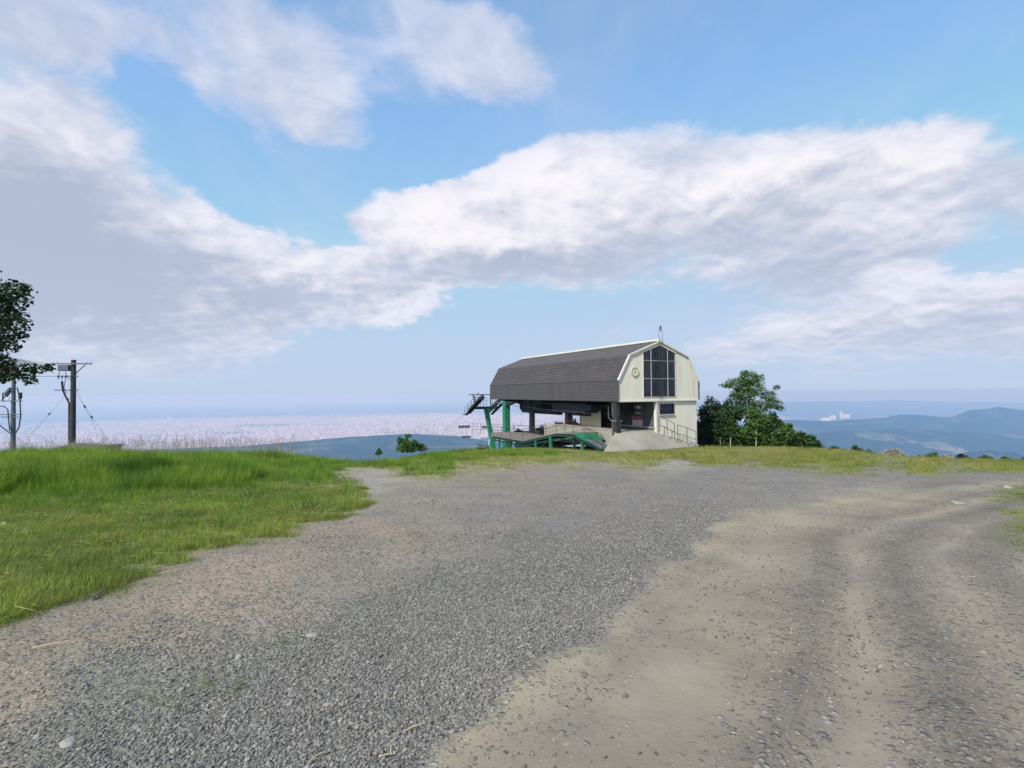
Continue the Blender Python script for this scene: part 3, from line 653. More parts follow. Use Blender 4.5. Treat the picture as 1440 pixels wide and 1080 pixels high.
# lower right: closed room with a noticeboard window
ju = on_v(923.5, 600, 0).x
bl_, br_, bt_, bb_ = on_v(925.8, 575, .2).x, on_v(946, 575, .2).x, on_v(936, 567.6, .2).z, on_v(936, 582.3, .2).z
def wallp(c, s, m='cream', name='lower_wall'): return MB().box(c, s).build(name, M[m], ST)
zlo = -5.1; UR = BW-.12
def vpiece(u0, u1, z0, z1): wallp(((u0+u1)/2, .19, (z0+z1)/2), (u1-u0, .22, z1-z0))
ZT_ = ZB-.08
vpiece(ju, bl_, zlo, ZT_); vpiece(bl_, br_, bt_, ZT_); vpiece(bl_, br_, zlo, bb_); vpiece(br_, UR, zlo, ZT_)
wallp((UR-.1, 4.3, (zlo+ZT_)/2), (.2, 8.0, ZT_-zlo), 'cream', 'side_wall')
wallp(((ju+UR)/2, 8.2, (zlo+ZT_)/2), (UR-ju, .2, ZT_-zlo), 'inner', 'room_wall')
MB().box((ju+.03, .03, (ZF-.3+ZT_)/2), (.12, .1, ZT_-ZF+.3)).build('corner_trim', M['white'], ST)
NB = empty('notice_window'); NB.parent = ST
z0 = on_v(936, 575, .12)
w_, h_ = br_-bl_, bt_-bb_
nf = MB(); cx_, cz_ = (bl_+br_)/2, (bt_+bb_)/2
for sx in (-1, 1): nf.box((cx_+sx*(w_/2-.03), .09, cz_), (.06, .14, h_)); nf.box((cx_, .09, cz_+sx*(h_/2-.03)), (w_-.12, .14, .06))
nf.build('window_frame', M['dark'], NB)
MB().box((cx_, .2, cz_), (w_-.12, .02, h_-.12)).build('board', M['dark'], NB)
MB().box((cx_, .12, cz_), (w_-.13, .008, h_-.13)).build('pane', M['glass'], NB)
def sheet(pts): MB().prism([(cx_+(a-.5)*w_, .185, cz_+(.5-b)*h_) for a, b in pts], (0, -.006, 0)).build('white_pane_shape', M['paper'], NB)  # white shapes painted for the window's reflections and the paper inside
sheet([(.12, .18), (.22, .18), (.23, .42), (.32, .52), (.30, .58), (.12, .58)])
sheet([(.50, .14), (.54, .2), (.57, .36), (.55, .54), (.51, .6), (.50, .52), (.52, .36), (.49, .24)])
sheet([(.62, .14), (.72, .14), (.70, .28), (.73, .5), (.61, .5), (.64, .3)])
MB().box((cx_, -.0, bb_-.04), (w_+.1, .12, .05)).build('sill', M['white'], NB)
# passage wall with lit-through window, boards and signs
def side(pa, pb, u=None):
    u = ju+.02 if u is None else u; a, b = on_u(*pa, u), on_u(*pb, u); return a.y, b.y, a.z, b.z
a0, a1, zt0, zb0 = side((883, 565.5), (871.5, 577))
def pw(v0, v1, z0, z1): MB().box((ju+.12, (v0+v1)/2, (z0+z1)/2), (.2, v1-v0, z1-z0)).build('passage_wall', M['inner'], ST)
pw(.3, a0, ZF-.1, ZT_); pw(a0, a1, zt0, ZT_); pw(a0, a1, ZF-.1, zb0); pw(a1, 8.1, ZF-.1, ZT_)
MB().box((ju+.12, (a0+a1)/2, (zt0+zb0)/2), (.012, a1-a0, zt0-zb0)).build('pane', M['glass'], ST)
MB().box((ju+.1, a0+(a1-a0)*.52, (zt0+zb0)/2), (.06, .1, zt0-zb0)).build('mullion', M['dark'], ST)
for (x0, y0, x1, y1, mk, nm) in ((894, 570.5, 885, 574, 'galv', 'sign_plate'), (901, 570.8, 895.5, 574.5, 'paper', 'sign_plate'), (901.5, 579, 893, 582.5, 'galv', 'sign_plate'), (887, 579, 878, 581.5, 'galv', 'sign_plate'),
                                 (904, 590.5, 897.5, 598.5, 'pink', 'sign_board'), (897, 590.5, 890, 599, 'pink', 'sign_board'), (903, 586.3, 889, 588, 'red', 'sign_board')):
    v0, v1, za_, zb_ = side((x0, y0), (x1, y1)); MB().box((ju-.01, (v0+v1)/2, (za_+zb_)/2), (.04, abs(v1-v0), abs(za_-zb_))).build(nm, M[mk], ST)
MB().box((ju-.02, 3.2, ZF+.2), (.06, 6, .12)).build('kick_rail', M['galv'], ST)
# wall lamp on the far corner
MB().box((BW+.14, .15, .45), (.22, .2, .42)).bar((BW, .15, .45), (BW+.1, .15, .45), .05).build('wall_lamp', M['dark'], ST)
# floor of the open ground floor, platform at the far end
MB().box((CU, 5.76, ZF-.7), (BW-.3, 10.9, 1.4)).build('floor', M['slab'], ST)
MB().box((CU+.2, 17.8, -5.0), (BW-.8, 13, .5)).build('platform', M['slabd'], ST)
# columns: near corner post, central T columns with haunched heads
MB().box((.16, .35, (ZF+ZT_)/2), (.3, .35, ZT_-ZF)).build('corner_post', M['dark'], ST)
def tcolumn(v, w, z0, mtop, mbot, mk):
    c = empty('support_column', (CU, v, 0)); c.parent = ST
    MB().box((0, 0, (z0-1.9)/2), (w, w, -1.9-z0)).build('shaft', M[mbot], c, bevel=.03)
    MB().box((0, 0, (-1.9+ZT_)/2), (w*1.02, w*1.02, 1.9+ZT_)).build('shaft_head', M[mtop], c)
    for s in (-1, 1):
        MB().prism([(s*w/2, -w*.4, ZT_), (s*3.9, -w*.4, ZT_), (s*3.9, -w*.4, ZT_-.12), (s*2.2, -w*.4, ZT_-.3), (s*1.1, -w*.4, ZT_-.75), (s*w/2, -w*.4, -2.2)], (0, w*.8, 0)).build('haunch', M[mk], c)
        MB().prism([(-w*.4, s*w/2, ZT_), (-w*.4, s*2.3, ZT_), (-w*.4, s*1.5, ZT_-.25), (-w*.4, s*.8, ZT_-.6), (-w*.4, s*w/2, -2.1)], (w*.8, 0, 0)).build('haunch', M[mk], c)
    return c
tcolumn(13.1, .62, -4.8, 'dark', 'brown', 'dark'); tcolumn(20.8, .52, -4.85, 'dark', 'brown', 'dark')
c = empty('support_column', (CU, 27.5, 0)); c.parent = ST
MB().box((0, 0, -9.3), (.74, .74, 17.3)).build('shaft', M['green'], c, bevel=.02)
MB().prism([(-.3, -.37, ZT_), (-.3, -5.4, ZT_), (-.3, -5.4, ZT_-.25), (-.3, -2.2, ZT_-.5), (-.3, -.37, -1.7)], (.6, 0, 0)).build('haunch', M['dark'], c)
# cream machine pier and drive housing
pl, pr = on_u(818, 590, 1.7), on_v(845.5, 600, 3.6)
p1 = loc(at(818, 600, 46.4)); p2 = loc(at(845.5, 606, 43.6)); dv = Vector((1.0, 1.1, 0))
MB().prism([(p1.x, p1.y, -3.3), (p2.x, p2.y, -3.3), (p2.x+.5, p2.y+1.3, -3.3), (p1.x+.9, p1.y+1.6, -3.3)], (0, 0, 1.72)).build('machine_pier', M['pier'], ST, bevel=.05)
MB().box((1.9, 6.2, -1.35), (2.2, 3.4, .5)).build('pier_cap', M['dark'], ST)
# ------------------------------------------------------------------ lift machinery under the roof
LM = empty('lift_drive', Bo+Bu*CU+Bv*7+Vector((0, 0, ZT_)), YAW, label='dark steel chairlift drive girders and bull wheel slung under the station roof', cat='machinery')
for s in (-1, 1):
    for (v0, v1) in ((-4.6, 6.0), (6.3, 13.6)):
        MB().box((s*1.55, (v0+v1)/2, -.28), (.3, v1-v0, .38)).build('girder', M['dark'], LM)
        MB().box((s*1.55, (v0+v1)/2, -1.1), (.22, v1-v0, .3)).build('girder', M['dark'], LM)
for v in (-4.2, -1.5, 1.2, 3.6, 8.6, 11, 13.4): MB().box((0, v, -.62), (3.6, .22, .9)).build('cross_beam', M['dark'], LM)
bw = empty('bull_wheel', (0, 1.2, -1.28)); bw.parent = LM
n = 40; vs = []
for k in range(n):
    a = 2*PI*k/n
    for r_, z_ in ((2.35, .1), (2.5, .1), (2.5, -.1), (2.35, -.1)): vs.append((r_*math.cos(a), r_*math.sin(a), z_))
MB().add(vs, [(k*4+j, k*4+(j+1) % 4, ((k+1) % n)*4+(j+1) % 4, ((k+1) % n)*4+j) for k in range(n) for j in range(4)]).build('rim', M['dark'], bw)
for k in range(8): a = k*PI/4; MB().bar((0, 0, 0), (2.36*math.cos(a), 2.36*math.sin(a), 0), .16, .1).build('spoke', M['dark'], bw)
MB().box((-.9, 1.2, -.60), (5.0, 5.4, .9)).build('motor_housing', M['dark'], LM, bevel=.05)
MB().box((-2.6, 14.0, -.55), (1.1, 1.4, .9)).build('control_box', M['galv'], LM, bevel=.03) if False else None
MB().box((0, 12.2, -.75), (3.2, 2.6, 1.5)).build('gear_housing', M['dark'], LM, bevel=.1)
for z_, t_ in ((-.55, .28), (-1.35, .4)): MB().box((-.8, 9, z_), (.5, 5.2, t_)).build('girder', M['dark'], LM)
bxp = loc(at(753.8, 569, 55)) - Vector((CU, 7, ZT_))
cb = MB().box(bxp, (.75, .5, .85)).build('control_cabinet', M['inner'], LM)
for i in range(3): MB().box((bxp.x-.2+.2*i, bxp.y-.27, bxp.z), (.03, .03, .7)).build('cabinet_grille', M['galv'], LM)
for i in range(3): MB().box((bxp.x, bxp.y-.275, bxp.z-.22+.22*i), (.6, .025, .03)).build('cabinet_grille', M['galv'], LM)

# ------------------------------------------------------------------ exit slab and its railings
J = at(923, 605, 39.9); Rr = at(982.8, 626.8, 41.55); Fm = at(878, 637, 35.5); A = at(849, 634.3, 35.3)
Ai = Bo+Bu*(-.05)+Bv*.3; Ai.z = ZF-.02; J2 = Bo+Bu*(ju+.2)+Bv*.28; J2.z = ZF-.02
tops = [A, Fm, Rr, Bo+Bu*(BW-.05)+Bv*.07+Vector((0, 0, -4.42)), J2, Ai]
def slabz(): pass
cen = sum(tops, Vector())/len(tops)
vs = [tuple(p) for p in tops]+[(p.x, p.y, -6.2) for p in tops]+[tuple(sum(tops, Vector())/6+Vector((0, 0, .02)))]
n = 6; fs = [(i, i+n, (i+1) % n+n, (i+1) % n) for i in range(n)]+[tuple(range(n, 2*n))[::-1]]
def curve3(a, b, c, t):                       # smooth bend through the middle point
    t2 = t; m_ = b*2-(a+c)/2
    return a*(1-t2)**2+m_*2*t2*(1-t2)*.5+b*2*t2*(1-t2)*.5+c*t2**2
b0_ = len(vs); NU, NV = 16, 8
for i in range(NU+1):
    for k in range(NV+1):
        t = i/NU; f_ = curve3(A, Fm, Rr, t) if False else (A.lerp(Fm, t/.3) if t < .3 else Fm.lerp(Rr, (t-.3)/.7)); q_ = Ai.lerp(J2, t/.5) if t < .5 else J2.lerp(tops[3], (t-.5)/.5)
        p_ = f_.lerp(q_, k/NV); vs.append((p_.x, p_.y, p_.z))
for i in range(NU):
    for k in range(NV): a_ = b0_+i*(NV+1)+k; fs.append((a_, a_+NV+1, a_+NV+2, a_+1))
sm = MB().add(vs, fs).build('exit_slab', M['slab'], None, label='sloping grey concrete slab running down from the station doorway to the grass', cat='concrete ramp')
def railing(name, tops_, h, m, label, bal=0, mids=(.5,), r=.022, cat='railing', group=None, posts=None):
    root = empty(name, tops_[0]-Vector((0, 0, h)), 0, label=label, cat=cat, group=group); o = tops_[0]-Vector((0, 0, h))
    P = [p-o for p in tops_]
    for p in P: MB().tube([p, p-Vector((0, 0, h+.1))], r*1.15, 6).build('post', m, root)
    for f in (0,)+tuple(mids):
        for a, b in zip(P[:-1], P[1:]): MB().tube([a-Vector((0, 0, h*f)), b-Vector((0, 0, h*f))], r, 6).build('rail', m, root)
    if bal:
        for a, b in zip(P[:-1], P[1:]):
            k = max(2, int((b-a).length/bal))
            for i in range(1, k): q_ = a.lerp(b, i/k); MB().tube([q_, q_-Vector((0, 0, h*.95))], r*.5, 5).build('baluster', m, root)
    return root
railing('ramp_railing', [at(927.6, 585.5, 39.5), at(938, 590.3, 39.8), at(948.6, 595.3, 40.1)], 1.12, M['rail'], 'brown pipe railing by the cream wall, upper section next to the doorway', mids=(.62,), group=None)
railing('ramp_railing', [at(953, 597.3, 40.25), at(966, 601.9, 40.6), at(978.6, 606.5, 40.95)], 1.12, M['rail'], 'brown pipe railing by the cream wall, lower section ending at the slab corner', mids=(.62,))
railing('stair_railing', [at(819.5, 599.5, 39.3), at(828, 602.5, 38.2), at(838, 607, 37.0), at(847.3, 611.5, 35.9)], 1.15, M['rail'], 'brown balustered railing sloping down along the left edge of the exit slab', bal=.32, mids=(.55,))
# gate post box and timber trestle in the doorway
tb = empty('timber_trestle', at(867.5, 612, 38.6), YAW, label='mossy timber trestle box standing at the left of the station doorway', cat='trestle')
for dx_ in (-.2, .2):
    for dy_ in (-.15, .2): MB().box((dx_, dy_, .52), (.14, .12, 1.1)).build('leg', M['woodg'], tb)
MB().box((0, 0, 1.12), (.62, .55, .1)).build('top', M['wood'], tb); MB().box((0, -.22, .6), (.3, .05, 1.0)).build('front_board', M['woodg'], tb)
# white banner pole in the opening
bn = empty('narrow_banner', at(862, 600, 41.5), YAW, label='narrow white banner hanging on a thin pole in the dark doorway', cat='banner')
MB().tube([(0, 0, -.3), (0, 0, 2.1)], .03, 6).build('pole', M['galv'], bn)
MB().prism([(-.12, 0, 2.0), (.14, 0, 2.12), (.15, 0, 1.0), (.05, 0, .75), (-.06, 0, .9), (-.13, 0, 1.35)], (0, .02, 0)).build('cloth', M['paper'], bn)

# ------------------------------------------------------------------ green boarding deck
dk = empty('boarding_deck', Bo+Bu*-2.5+Bv*5, YAW, label='green steel boarding deck zigzagging on posts along the open side of the station', cat='deck')
o_ = dk.location.copy(); Rz = Matrix.Rotation(-YAW, 3, 'Z')
def dl(P): return Rz @ (Vector(P)-o_)
edge = [dl(at(693, 612.2, 52)), dl(at(735, 619.6, 46.3)), dl(at(782, 608.8, 41.1)), dl(at(806, 609.4, 38.9)), dl(at(822.6, 619.6, 37.6))]
width = 2.35
for i, (a, b) in enumerate(zip(edge[:-1], edge[1:])):
    last = i == 3
    s = Vector((width, 0, 0)) if not last else Vector((1.9, 0, 0))
    MB().prism([a, b, b+s, a+s], (0, 0, -.06)).build('deck_ramp' if last else 'deck_panel', M['green'] if last else M['slabd'], dk)
    dn = Vector((0, 0, -.19)); up_ = (1, 0, 0)
    MB().bar(a+dn, b+dn, .08, .2, up=(0, 0, 1)).build('edge_beam', M['dgreen'], dk)
    if not last: MB().bar(a+dn*2.6+Vector((.1, 0, 0)), b+dn*2.6+Vector((.1, 0, 0)), .1, .12).build('lower_beam', M['dgreen'], dk)
    MB().bar(a+dn+s, b+dn+s, .08, .2).build('edge_beam', M['dgreen'], dk)
def dpost(px, pyt, pyb, D, m='green', w=.15):
    a = dl(at(px, pyt, D)); b = dl(at(px, pyb, D)); MB().box(((a.x+b.x)/2+.1, (a.y+b.y)/2, (a.z+b.z)/2), (w, w, a.z-b.z)).build('deck_post', M[m], dk)
for args in ((701, 616, 640, 51), (717, 619, 641, 48.5, 'dgreen'), (733, 622, 642, 46.5, 'dgreen', .16), (752, 620, 642, 44), (773, 613, 643, 41.8, 'green', .2), (806, 612, 643, 39, 'dgreen', .18), (817.5, 619, 642, 38, 'green', .2), (790, 611, 641, 41.5, 'dgreen', .14)): dpost(*args)
for (p, q_, D0, D1) in (((700, 617), (717, 636), 51, 48.6), ((717, 618), (701, 636), 48.6, 51), ((717, 620), (733, 638), 48.6, 46.5), ((733, 622), (717, 638), 46.5, 48.6), ((733, 623), (752, 638), 46.5, 44), ((773, 615), (752, 638), 41.8, 44), ((692, 615), (684, 633), 52, 52), ((696, 614), (692, 635), 52, 52)):
    MB().bar(dl(at(*p, D0))+Vector((.1, 0, 0)), dl(at(*q_, D1))+Vector((.1, 0, 0)), .07).build('brace', M['green'] if p[0] < 715 else M['dgreen'], dk)
for f in (.35, .7):
    for (i, w2) in ((0, 0), (1, 0), (2, 0)):
        a, b = edge[i], edge[i+1]; c_ = a.lerp(b, f); MB().bar(c_+Vector((0, 0, -.2)), c_+Vector((width, 0, -.2)), .08, .16).build('joist', M['dgreen'], dk)
for (i, ks) in ((0, (0, .3, .6)), (1, (0, .35, .7)), (2, (0, .5, 1))):
    for k in ks:
        c_ = edge[i].lerp(edge[i+1], k)+Vector((.05, 0, 0)); MB().tube([c_, c_+Vector((0, 0, 1.0))], .018, 5).build('rail_post', M['rail'], dk)
for i in range(3):
    for h_ in (1.0, .55): MB().tube([edge[i]+Vector((.05, 0, h_)), edge[i+1]+Vector((.05, 0, h_))], .014, 5).build('handrail', M['rail'], dk)
    for h_ in (1.0, .5): MB().tube([edge[i]+Vector((width, 0, h_)), edge[i+1]+Vector((width, 0, h_))], .014, 5).build('handrail', M['rail'], dk)
# dark wall below the deck stands in for the shade there
MB().box((2.55, 4, -5.85), (.12, 16, 2.1)).build('underdeck_shade_wall', M['inner'], dk)
# stairs
stp = empty('steel_stairs', at(848, 633, 35.7), YAW, label='narrow green steel stairs dropping from the boarding deck to the slab corner', cat='stairs')
o2 = stp.location.copy(); d2 = lambda P: Rz @ (Vector(P)-o2)
s0, s1 = d2(at(823, 620, 37.5)), d2(at(847, 632.5, 35.7))
for sx in (0, 1.0): MB().bar(s0+Vector((sx, 0, -.05)), s1+Vector((sx, 0, -.05)), .06, .2).build('stringer', M['dgreen'], stp)
for i in range(7):
    c_ = s0.lerp(s1, (i+.5)/7)+Vector((.5, 0, .05)); MB().box(c_, (.95, .24, .04)).build('tread', M['galv'], stp)
for sx in (0,):
    MB().tube([s0+Vector((sx, 0, .95)), s1+Vector((sx, 0, .95))], .02, 6).build('handrail', M['rail'], stp)
    for f in (0, .5, 1): c_ = s0.lerp(s1, f); MB().tube([c_, c_+Vector((0, 0, .95))], .018, 5).build('rail_post', M['rail'], stp)

# ------------------------------------------------------------------ first line tower
TD = 66.0
TW = empty('line_tower', at(694, 632, TD), YAW, label='leaning green tubular lift tower with dark sheave trains at the downhill end of the station', cat='lift tower')
o3 = TW.location.copy(); tl = lambda px, py, D=TD: Rz @ (at(px, py, D)-o3)
ft, tp = tl(703, 680), tl(683.6, 575)
MB().bar(ft, tp, .52, .52, up=(0, 1, 0)).build('mast', M['green'], TW, bevel=.04)
MB().tube([tl(690, 607), tl(689, 618), tl(686.5, 628)], .09, 6).build('cable_conduit', M['white2'], TW)
hd = tp+Vector((0, 0, .15))
MB().bar(hd+Vector((-1.75, 0, 0)), hd+Vector((1.75, 0, 0)), .3, .34).build('crossarm', M['dgreen'], TW)
dnv = Vector((0, .93, -.42)).normalized()
def sheaves(side_, n=8, half=2.6, dz=0.0):
    s_ = empty('sheave_train', hd+Vector((side_*1.35, 0, .35+dz))); s_.parent = TW
    MB().bar(-dnv*half, dnv*half, .16, .26).build('train_beam', M['dark'], s_)
    for i in range(n):
        c_ = dnv*(-half+2*half*(i+.5)/n)+Vector((.12*side_, 0, .18))
        MB().tube([c_-Vector((.1, 0, 0)), c_+Vector((.1, 0, 0))], .33, 12).build('sheave', M['dark'], s_)
    for i in range(n//2):
        c_ = dnv*(-half+2*half*(i*2+1)/n); MB().bar(c_-dnv*.5+Vector((.0, 0, .05)), c_+dnv*.5+Vector((0, 0, .05)), .09, .2).build('bogie', M['dgreen'], s_)
    up_ = Vector((side_*.55, 0, 0))
    MB().bar(-dnv*half+up_+Vector((0, 0, -.3)), dnv*half+up_+Vector((0, 0, -.3)), .45, .05).build('catwalk', M['dark'], s_)
    for k in (-1, -.5, 0, .5, 1):
        c_ = dnv*half*k+up_+Vector((side_*.22, 0, -.3)); MB().tube([c_, c_+Vector((0, 0, .95))], .025, 5).build('rail_post', M['dark'], s_)
    for h_ in (.6, .15): MB().tube([-dnv*half+up_+Vector((side_*.22, 0, h_)), dnv*half+up_+Vector((side_*.22, 0, h_))], .025, 5).build('catwalk_rail', M['dark'], s_)
sheaves(-1); sheaves(1)
g0 = hd
MB().bar(hd+Vector((-1.4, 0, .1)), hd+Vector((-1.7, .4, 1.75)), .14).build('lifting_post', M['dark'], TW)
MB().bar(hd+Vector((-2.3, .4, 1.75)), hd+Vector((1.0, .4, 1.75)), .1, .1).build('lifting_frame', M['dark'], TW)
MB().bar(hd+Vector((.7, 0, .1)), hd+Vector((.8, .4, 1.75)), .14).build('lifting_post', M['dark'], TW)
[MB().tube([hd+Vector((x_, .4, 0)), hd+Vector((x_, .4, 1.5))], .03, 5).build('rail_post', M['dark'], TW) for x_ in (-.2, .2, 1.1, 1.5)]
for v in (-1.2, -.5, .3): MB().tube([hd+Vector((-1.3, v, .1)), hd+Vector((-1.3, v, 1.5))], .03, 5).build('rail_post', M['dark'], TW)
# haul ropes: from the station out over the tower and down towards the city
def rope_pts(s):
    st = [Bo+Bu*(CU+s*2.5)+Bv*8+Vector((0, 0, -1.9)), Bo+Bu*(CU+s*2.0)+Bv*22+Vector((0, 0, -1.5))]
    if s < 0: return st+[at(679, 562, 65), at(660, 577, 68), at(651, 583, 96), at(640, 593, 140), at(624, 608, 210), at(610, 622, 300)]
    return st+[at(703, 567, 65), at(689, 580, 68), at(683, 585, 105), at(668, 592, 140), at(651, 602, 190), at(628, 625, 320)]
for s in (-1, 1):
    pts = rope_pts(s); o0 = pts[0].copy()
    MB().tube([p-o0 for p in pts], [.022, .022, .022, .022, .022, .03, .04, .05], 5).build('haul_rope', M['galv'], None, label=('left' if s < 0 else 'right')+' hand steel haul rope sloping away from the tower down towards the city', cat='cable').location = o0
def make_chair(name, loc_, rz, label):
    c = empty(name, loc_, rz, label=label, cat='lift chair', group='empty chairs on the lift')
    MB().box((0, 0, 0), (.16, .5, .16)).build('grip', M['dark'], c)
    MB().tube([(0, 0, 0), (0, 0, -1.0), (.0, -.45, -1.5), (0, -.5, -2.1)], .04, 6).build('hanger', M['white2'], c)
    MB().tube([(-1.1, .1, -2.62), (-1.15, -.35, -2.55), (-1.1, -.5, -2.1), (1.1, -.5, -2.1), (1.15, -.35, -2.55), (1.1, .1, -2.62)], .035, 6).build('chair_frame', M['white2'], c)
    for k in range(4):
        MB().box((-.81+.54*k, -.12, -2.62), (.46, .46, .05)).build('seat', M['seat'], c)
        MB().box((-.81+.54*k, -.45, -2.32), (.46, .05, .42), Matrix.Rotation(.2, 3, 'X')).build('backrest', M['seat'], c)
    MB().tube([(-1.0, -.45, -2.1), (-1.0, .35, -2.3), (1.0, .35, -2.3), (1.0, -.45, -2.1)], .022, 5).build('safety_bar', M['white2'], c)
    return c
ch = make_chair('lift_chair', at(652, 582.2, 94), .3, 'uppermost empty lift chair on the line, close below the sheave train')
def place_chair(P, label, rz=YAW):
    c = copy_tree(ch); c.location = P; c.rotation_euler = (0, 0, rz); c['label'] = label; return c
place_chair(at(655, 600, 118), 'empty lift chair lower down the line against the city, left of the green tower', .3)
place_chair(at(684, 584.5, 104), 'empty lift chair just left of the green tower foot, seen small against the city', .3)
place_chair(at(855.5, 570, 41.3), 'white framed lift chair parked under the roof beside the station doorway', YAW+1.2)

# red sign board and wheel stand below the roof
sg = empty('red_sign', at(786, 607, 53), 0, label='small faded red sign board on posts among bushes behind the boarding deck', cat='sign')
MB().box((0, 0, .78), (.95, .05, .45)).build('board', M['red'], sg); MB().box((0, -.03, .8), (.8, .02, .1)).build('sign_strip', M['pink'], sg)
for s in (-.4, .4): MB().box((s, .05, 0), (.07, .07, 1.6)).build('post', M['wood'], sg)

# ------------------------------------------------------------------ utility poles
def crossarm(pole, px0, px1, py, D, o, m, w=.09):
    a, b = at(px0, py, D)-o, at(px1, py, D)-o; MB().bar(a, b, w, w).build('crossarm', m, pole)
def insulator(pole, P, m, h=.16):
    MB().tube([P, P+Vector((0, 0, h*.4)), P+Vector((0, 0, h*.5)), P+Vector((0, 0, h*.9)), P+Vector((0, 0, h))], [.02, .02, .05, .045, .015], 8).build('insulator', m, pole)
PD = 34.5
b0 = at(101.5, 645, PD); P2 = empty('utility_pole', b0, 0, label='dark wooden utility pole with a transformer box and two long crossarms, right of its neighbour', cat='utility pole')
MB().tube([Vector((0, 0, -.4)), at(103.6, 506, PD)-b0], [.19, .14], 12).build('shaft', M['pole'], P2)
MB().tube([at(97, 645, PD)-b0, at(97.2, 567, PD)-b0, at(92, 557, PD)-b0, at(88.5, 549, PD)-b0, at(87.5, 536, PD)-b0], .055, 8).build('conduit', M['pole'], P2)
crossarm(P2, 72, 129, 511.5, PD-.15, b0, M['wood']); crossarm(P2, 80, 110, 529, PD-.15, b0, M['pole'], .06); crossarm(P2, 77, 110, 548.5, PD-.15, b0, M['pole'], .06)
MB().box(at(91.5, 517.5, PD-.1)-b0, (.75, .4, .42)).build('transformer_box', M['polel'], P2, bevel=.03)
for x in (74, 80, 121, 126): insulator(P2, at(x, 510.5, PD-.15)-b0, M['paper'])
for x in (82, 87, 92): insulator(P2, at(x, 534, PD-.15)-b0, M['polel'], .3)
MB().tube([at(120, 513, PD-.15)-b0, at(112, 520, PD-.15)-b0, at(107, 525, PD)-b0], .03, 6).build('brace', M['pole'], P2)
for k, pts in enumerate((((86, 536), (87, 546), (92, 556), (97, 562)), ((92, 534), (90, 545), (93, 553)), ((84, 523), (82, 530)), ((92, 523), (94, 530), (99, 534)))):
    MB().tube([at(x, y, PD-.2)-b0 for x, y in pts], .022, 5).build('jumper_wire', M['dark'], P2)
b1 = at(18, 645, PD-1.5); D1 = PD-1.5
P1 = empty('utility_pole', b1, 0, label='pale concrete utility pole with looped cables, leftmost, partly behind the tree branch', cat='utility pole')
MB().tube([Vector((0, 0, -.4)), at(19.3, 525, D1)-b1], [.15, .10], 12).build('shaft', M['polel'], P1)
for (x0, x1, y) in ((0, 31, 564), (-6, 30, 583), (2, 30, 586.5)): crossarm(P1, x0, x1, y, D1-.15, b1, M['polel'], .06)
for pts in (((24, 545), (28, 560), (29, 585), (27, 600), (22, 609)), ((-10, 572), (5, 571), (11, 576), (12, 590), (14, 606)), ((-6, 593), (2, 600), (14, 609)), ((4, 552), (4, 562), (6, 564)), ((17, 546), (10, 552), (5, 560))):
    MB().tube([at(x, y, D1-.2)-b1 for x, y in pts], .035, 6).build('cable_loop', M['pole'], P1)
MB().tube([at(28.5, 552, D1-.2)-b1, at(28.5, 560, D1-.2)-b1], .1, 8).build('fuse_cylinder', M['pole'], P1)
MB().prism([at(5, 553, D1-.1)-b1, at(12, 545, D1-.1)-b1, at(14, 549, D1-.1)-b1, at(8, 558, D1-.1)-b1], (0, .15, 0)).build('switch_bracket', M['polel'], P1)
for x in (26, 29, 12, 2): insulator(P1, at(x, 563, D1-.15)-b1, M['paper'])
def wire(pts, label, r=.012, sag=0):
    o = Vector(pts[0]); q_ = []
    for a, b in zip(pts[:-1], pts[1:]):
        for k in range(8): t = k/8; q_.append(Vector(a).lerp(Vector(b), t)-o-Vector((0, 0, sag*4*t*(1-t))))
    q_.append(Vector(pts[-1])-o); w = MB().tube(q_, r, 5).build('overhead_wire', M['dark'], None, label=label, cat='wire'); w.location = o; return w
wire([at(-60, 531, D1), at(19, 528.5, D1), at(103, 528.6, PD-.15)], 'thin power line running level between the two utility poles', .014, .03)
for (x0, y0, x1, y1, D0_, D1_, lb) in ((104, 550, 143, 607, PD, PD+3, 'thin guy wire slanting down to the right from the dark pole, outer one'), (103.5, 540, 128, 590, PD, PD+2, 'thin guy wire slanting down to the right from the dark pole, inner one'), (99, 548, 52, 602, PD, PD+2, 'thin guy wire slanting down to the left from the dark pole')):
    a, b = at(x0, y0, D0_), at(x1, y1, D1_); bb = a+(b-a)*1.35
    w = wire([a, bb], lb, .006); c_ = (b-a)*.62; w2 = MB().tube([c_-(b-a).normalized()*.14, c_, c_+(b-a).normalized()*.14], [.03, .07, .03], 8).build('guy_insulator', M['polel'], w)
# plank roof peeping over the grass by the pole
ph = empty('plank_shed_roof', at(130, 633.5, 33), .05, label='low roof of weathered planks just showing above the grass beside the dark pole', cat='shed roof')
for k in range(9):
    MB().box((-.0, -1.0+.25*k, .42-.035*abs(k-4)), (2.6+random.uniform(-.1, .1), .23, .045), Matrix.Rotation(.05, 3, 'Y')).build('plank', M['wood'], ph)
for s in (-1.1, 1.1): MB().box((s, 0, 0), (.12, 2.0, .7)).build('beam', M['wood'], ph)

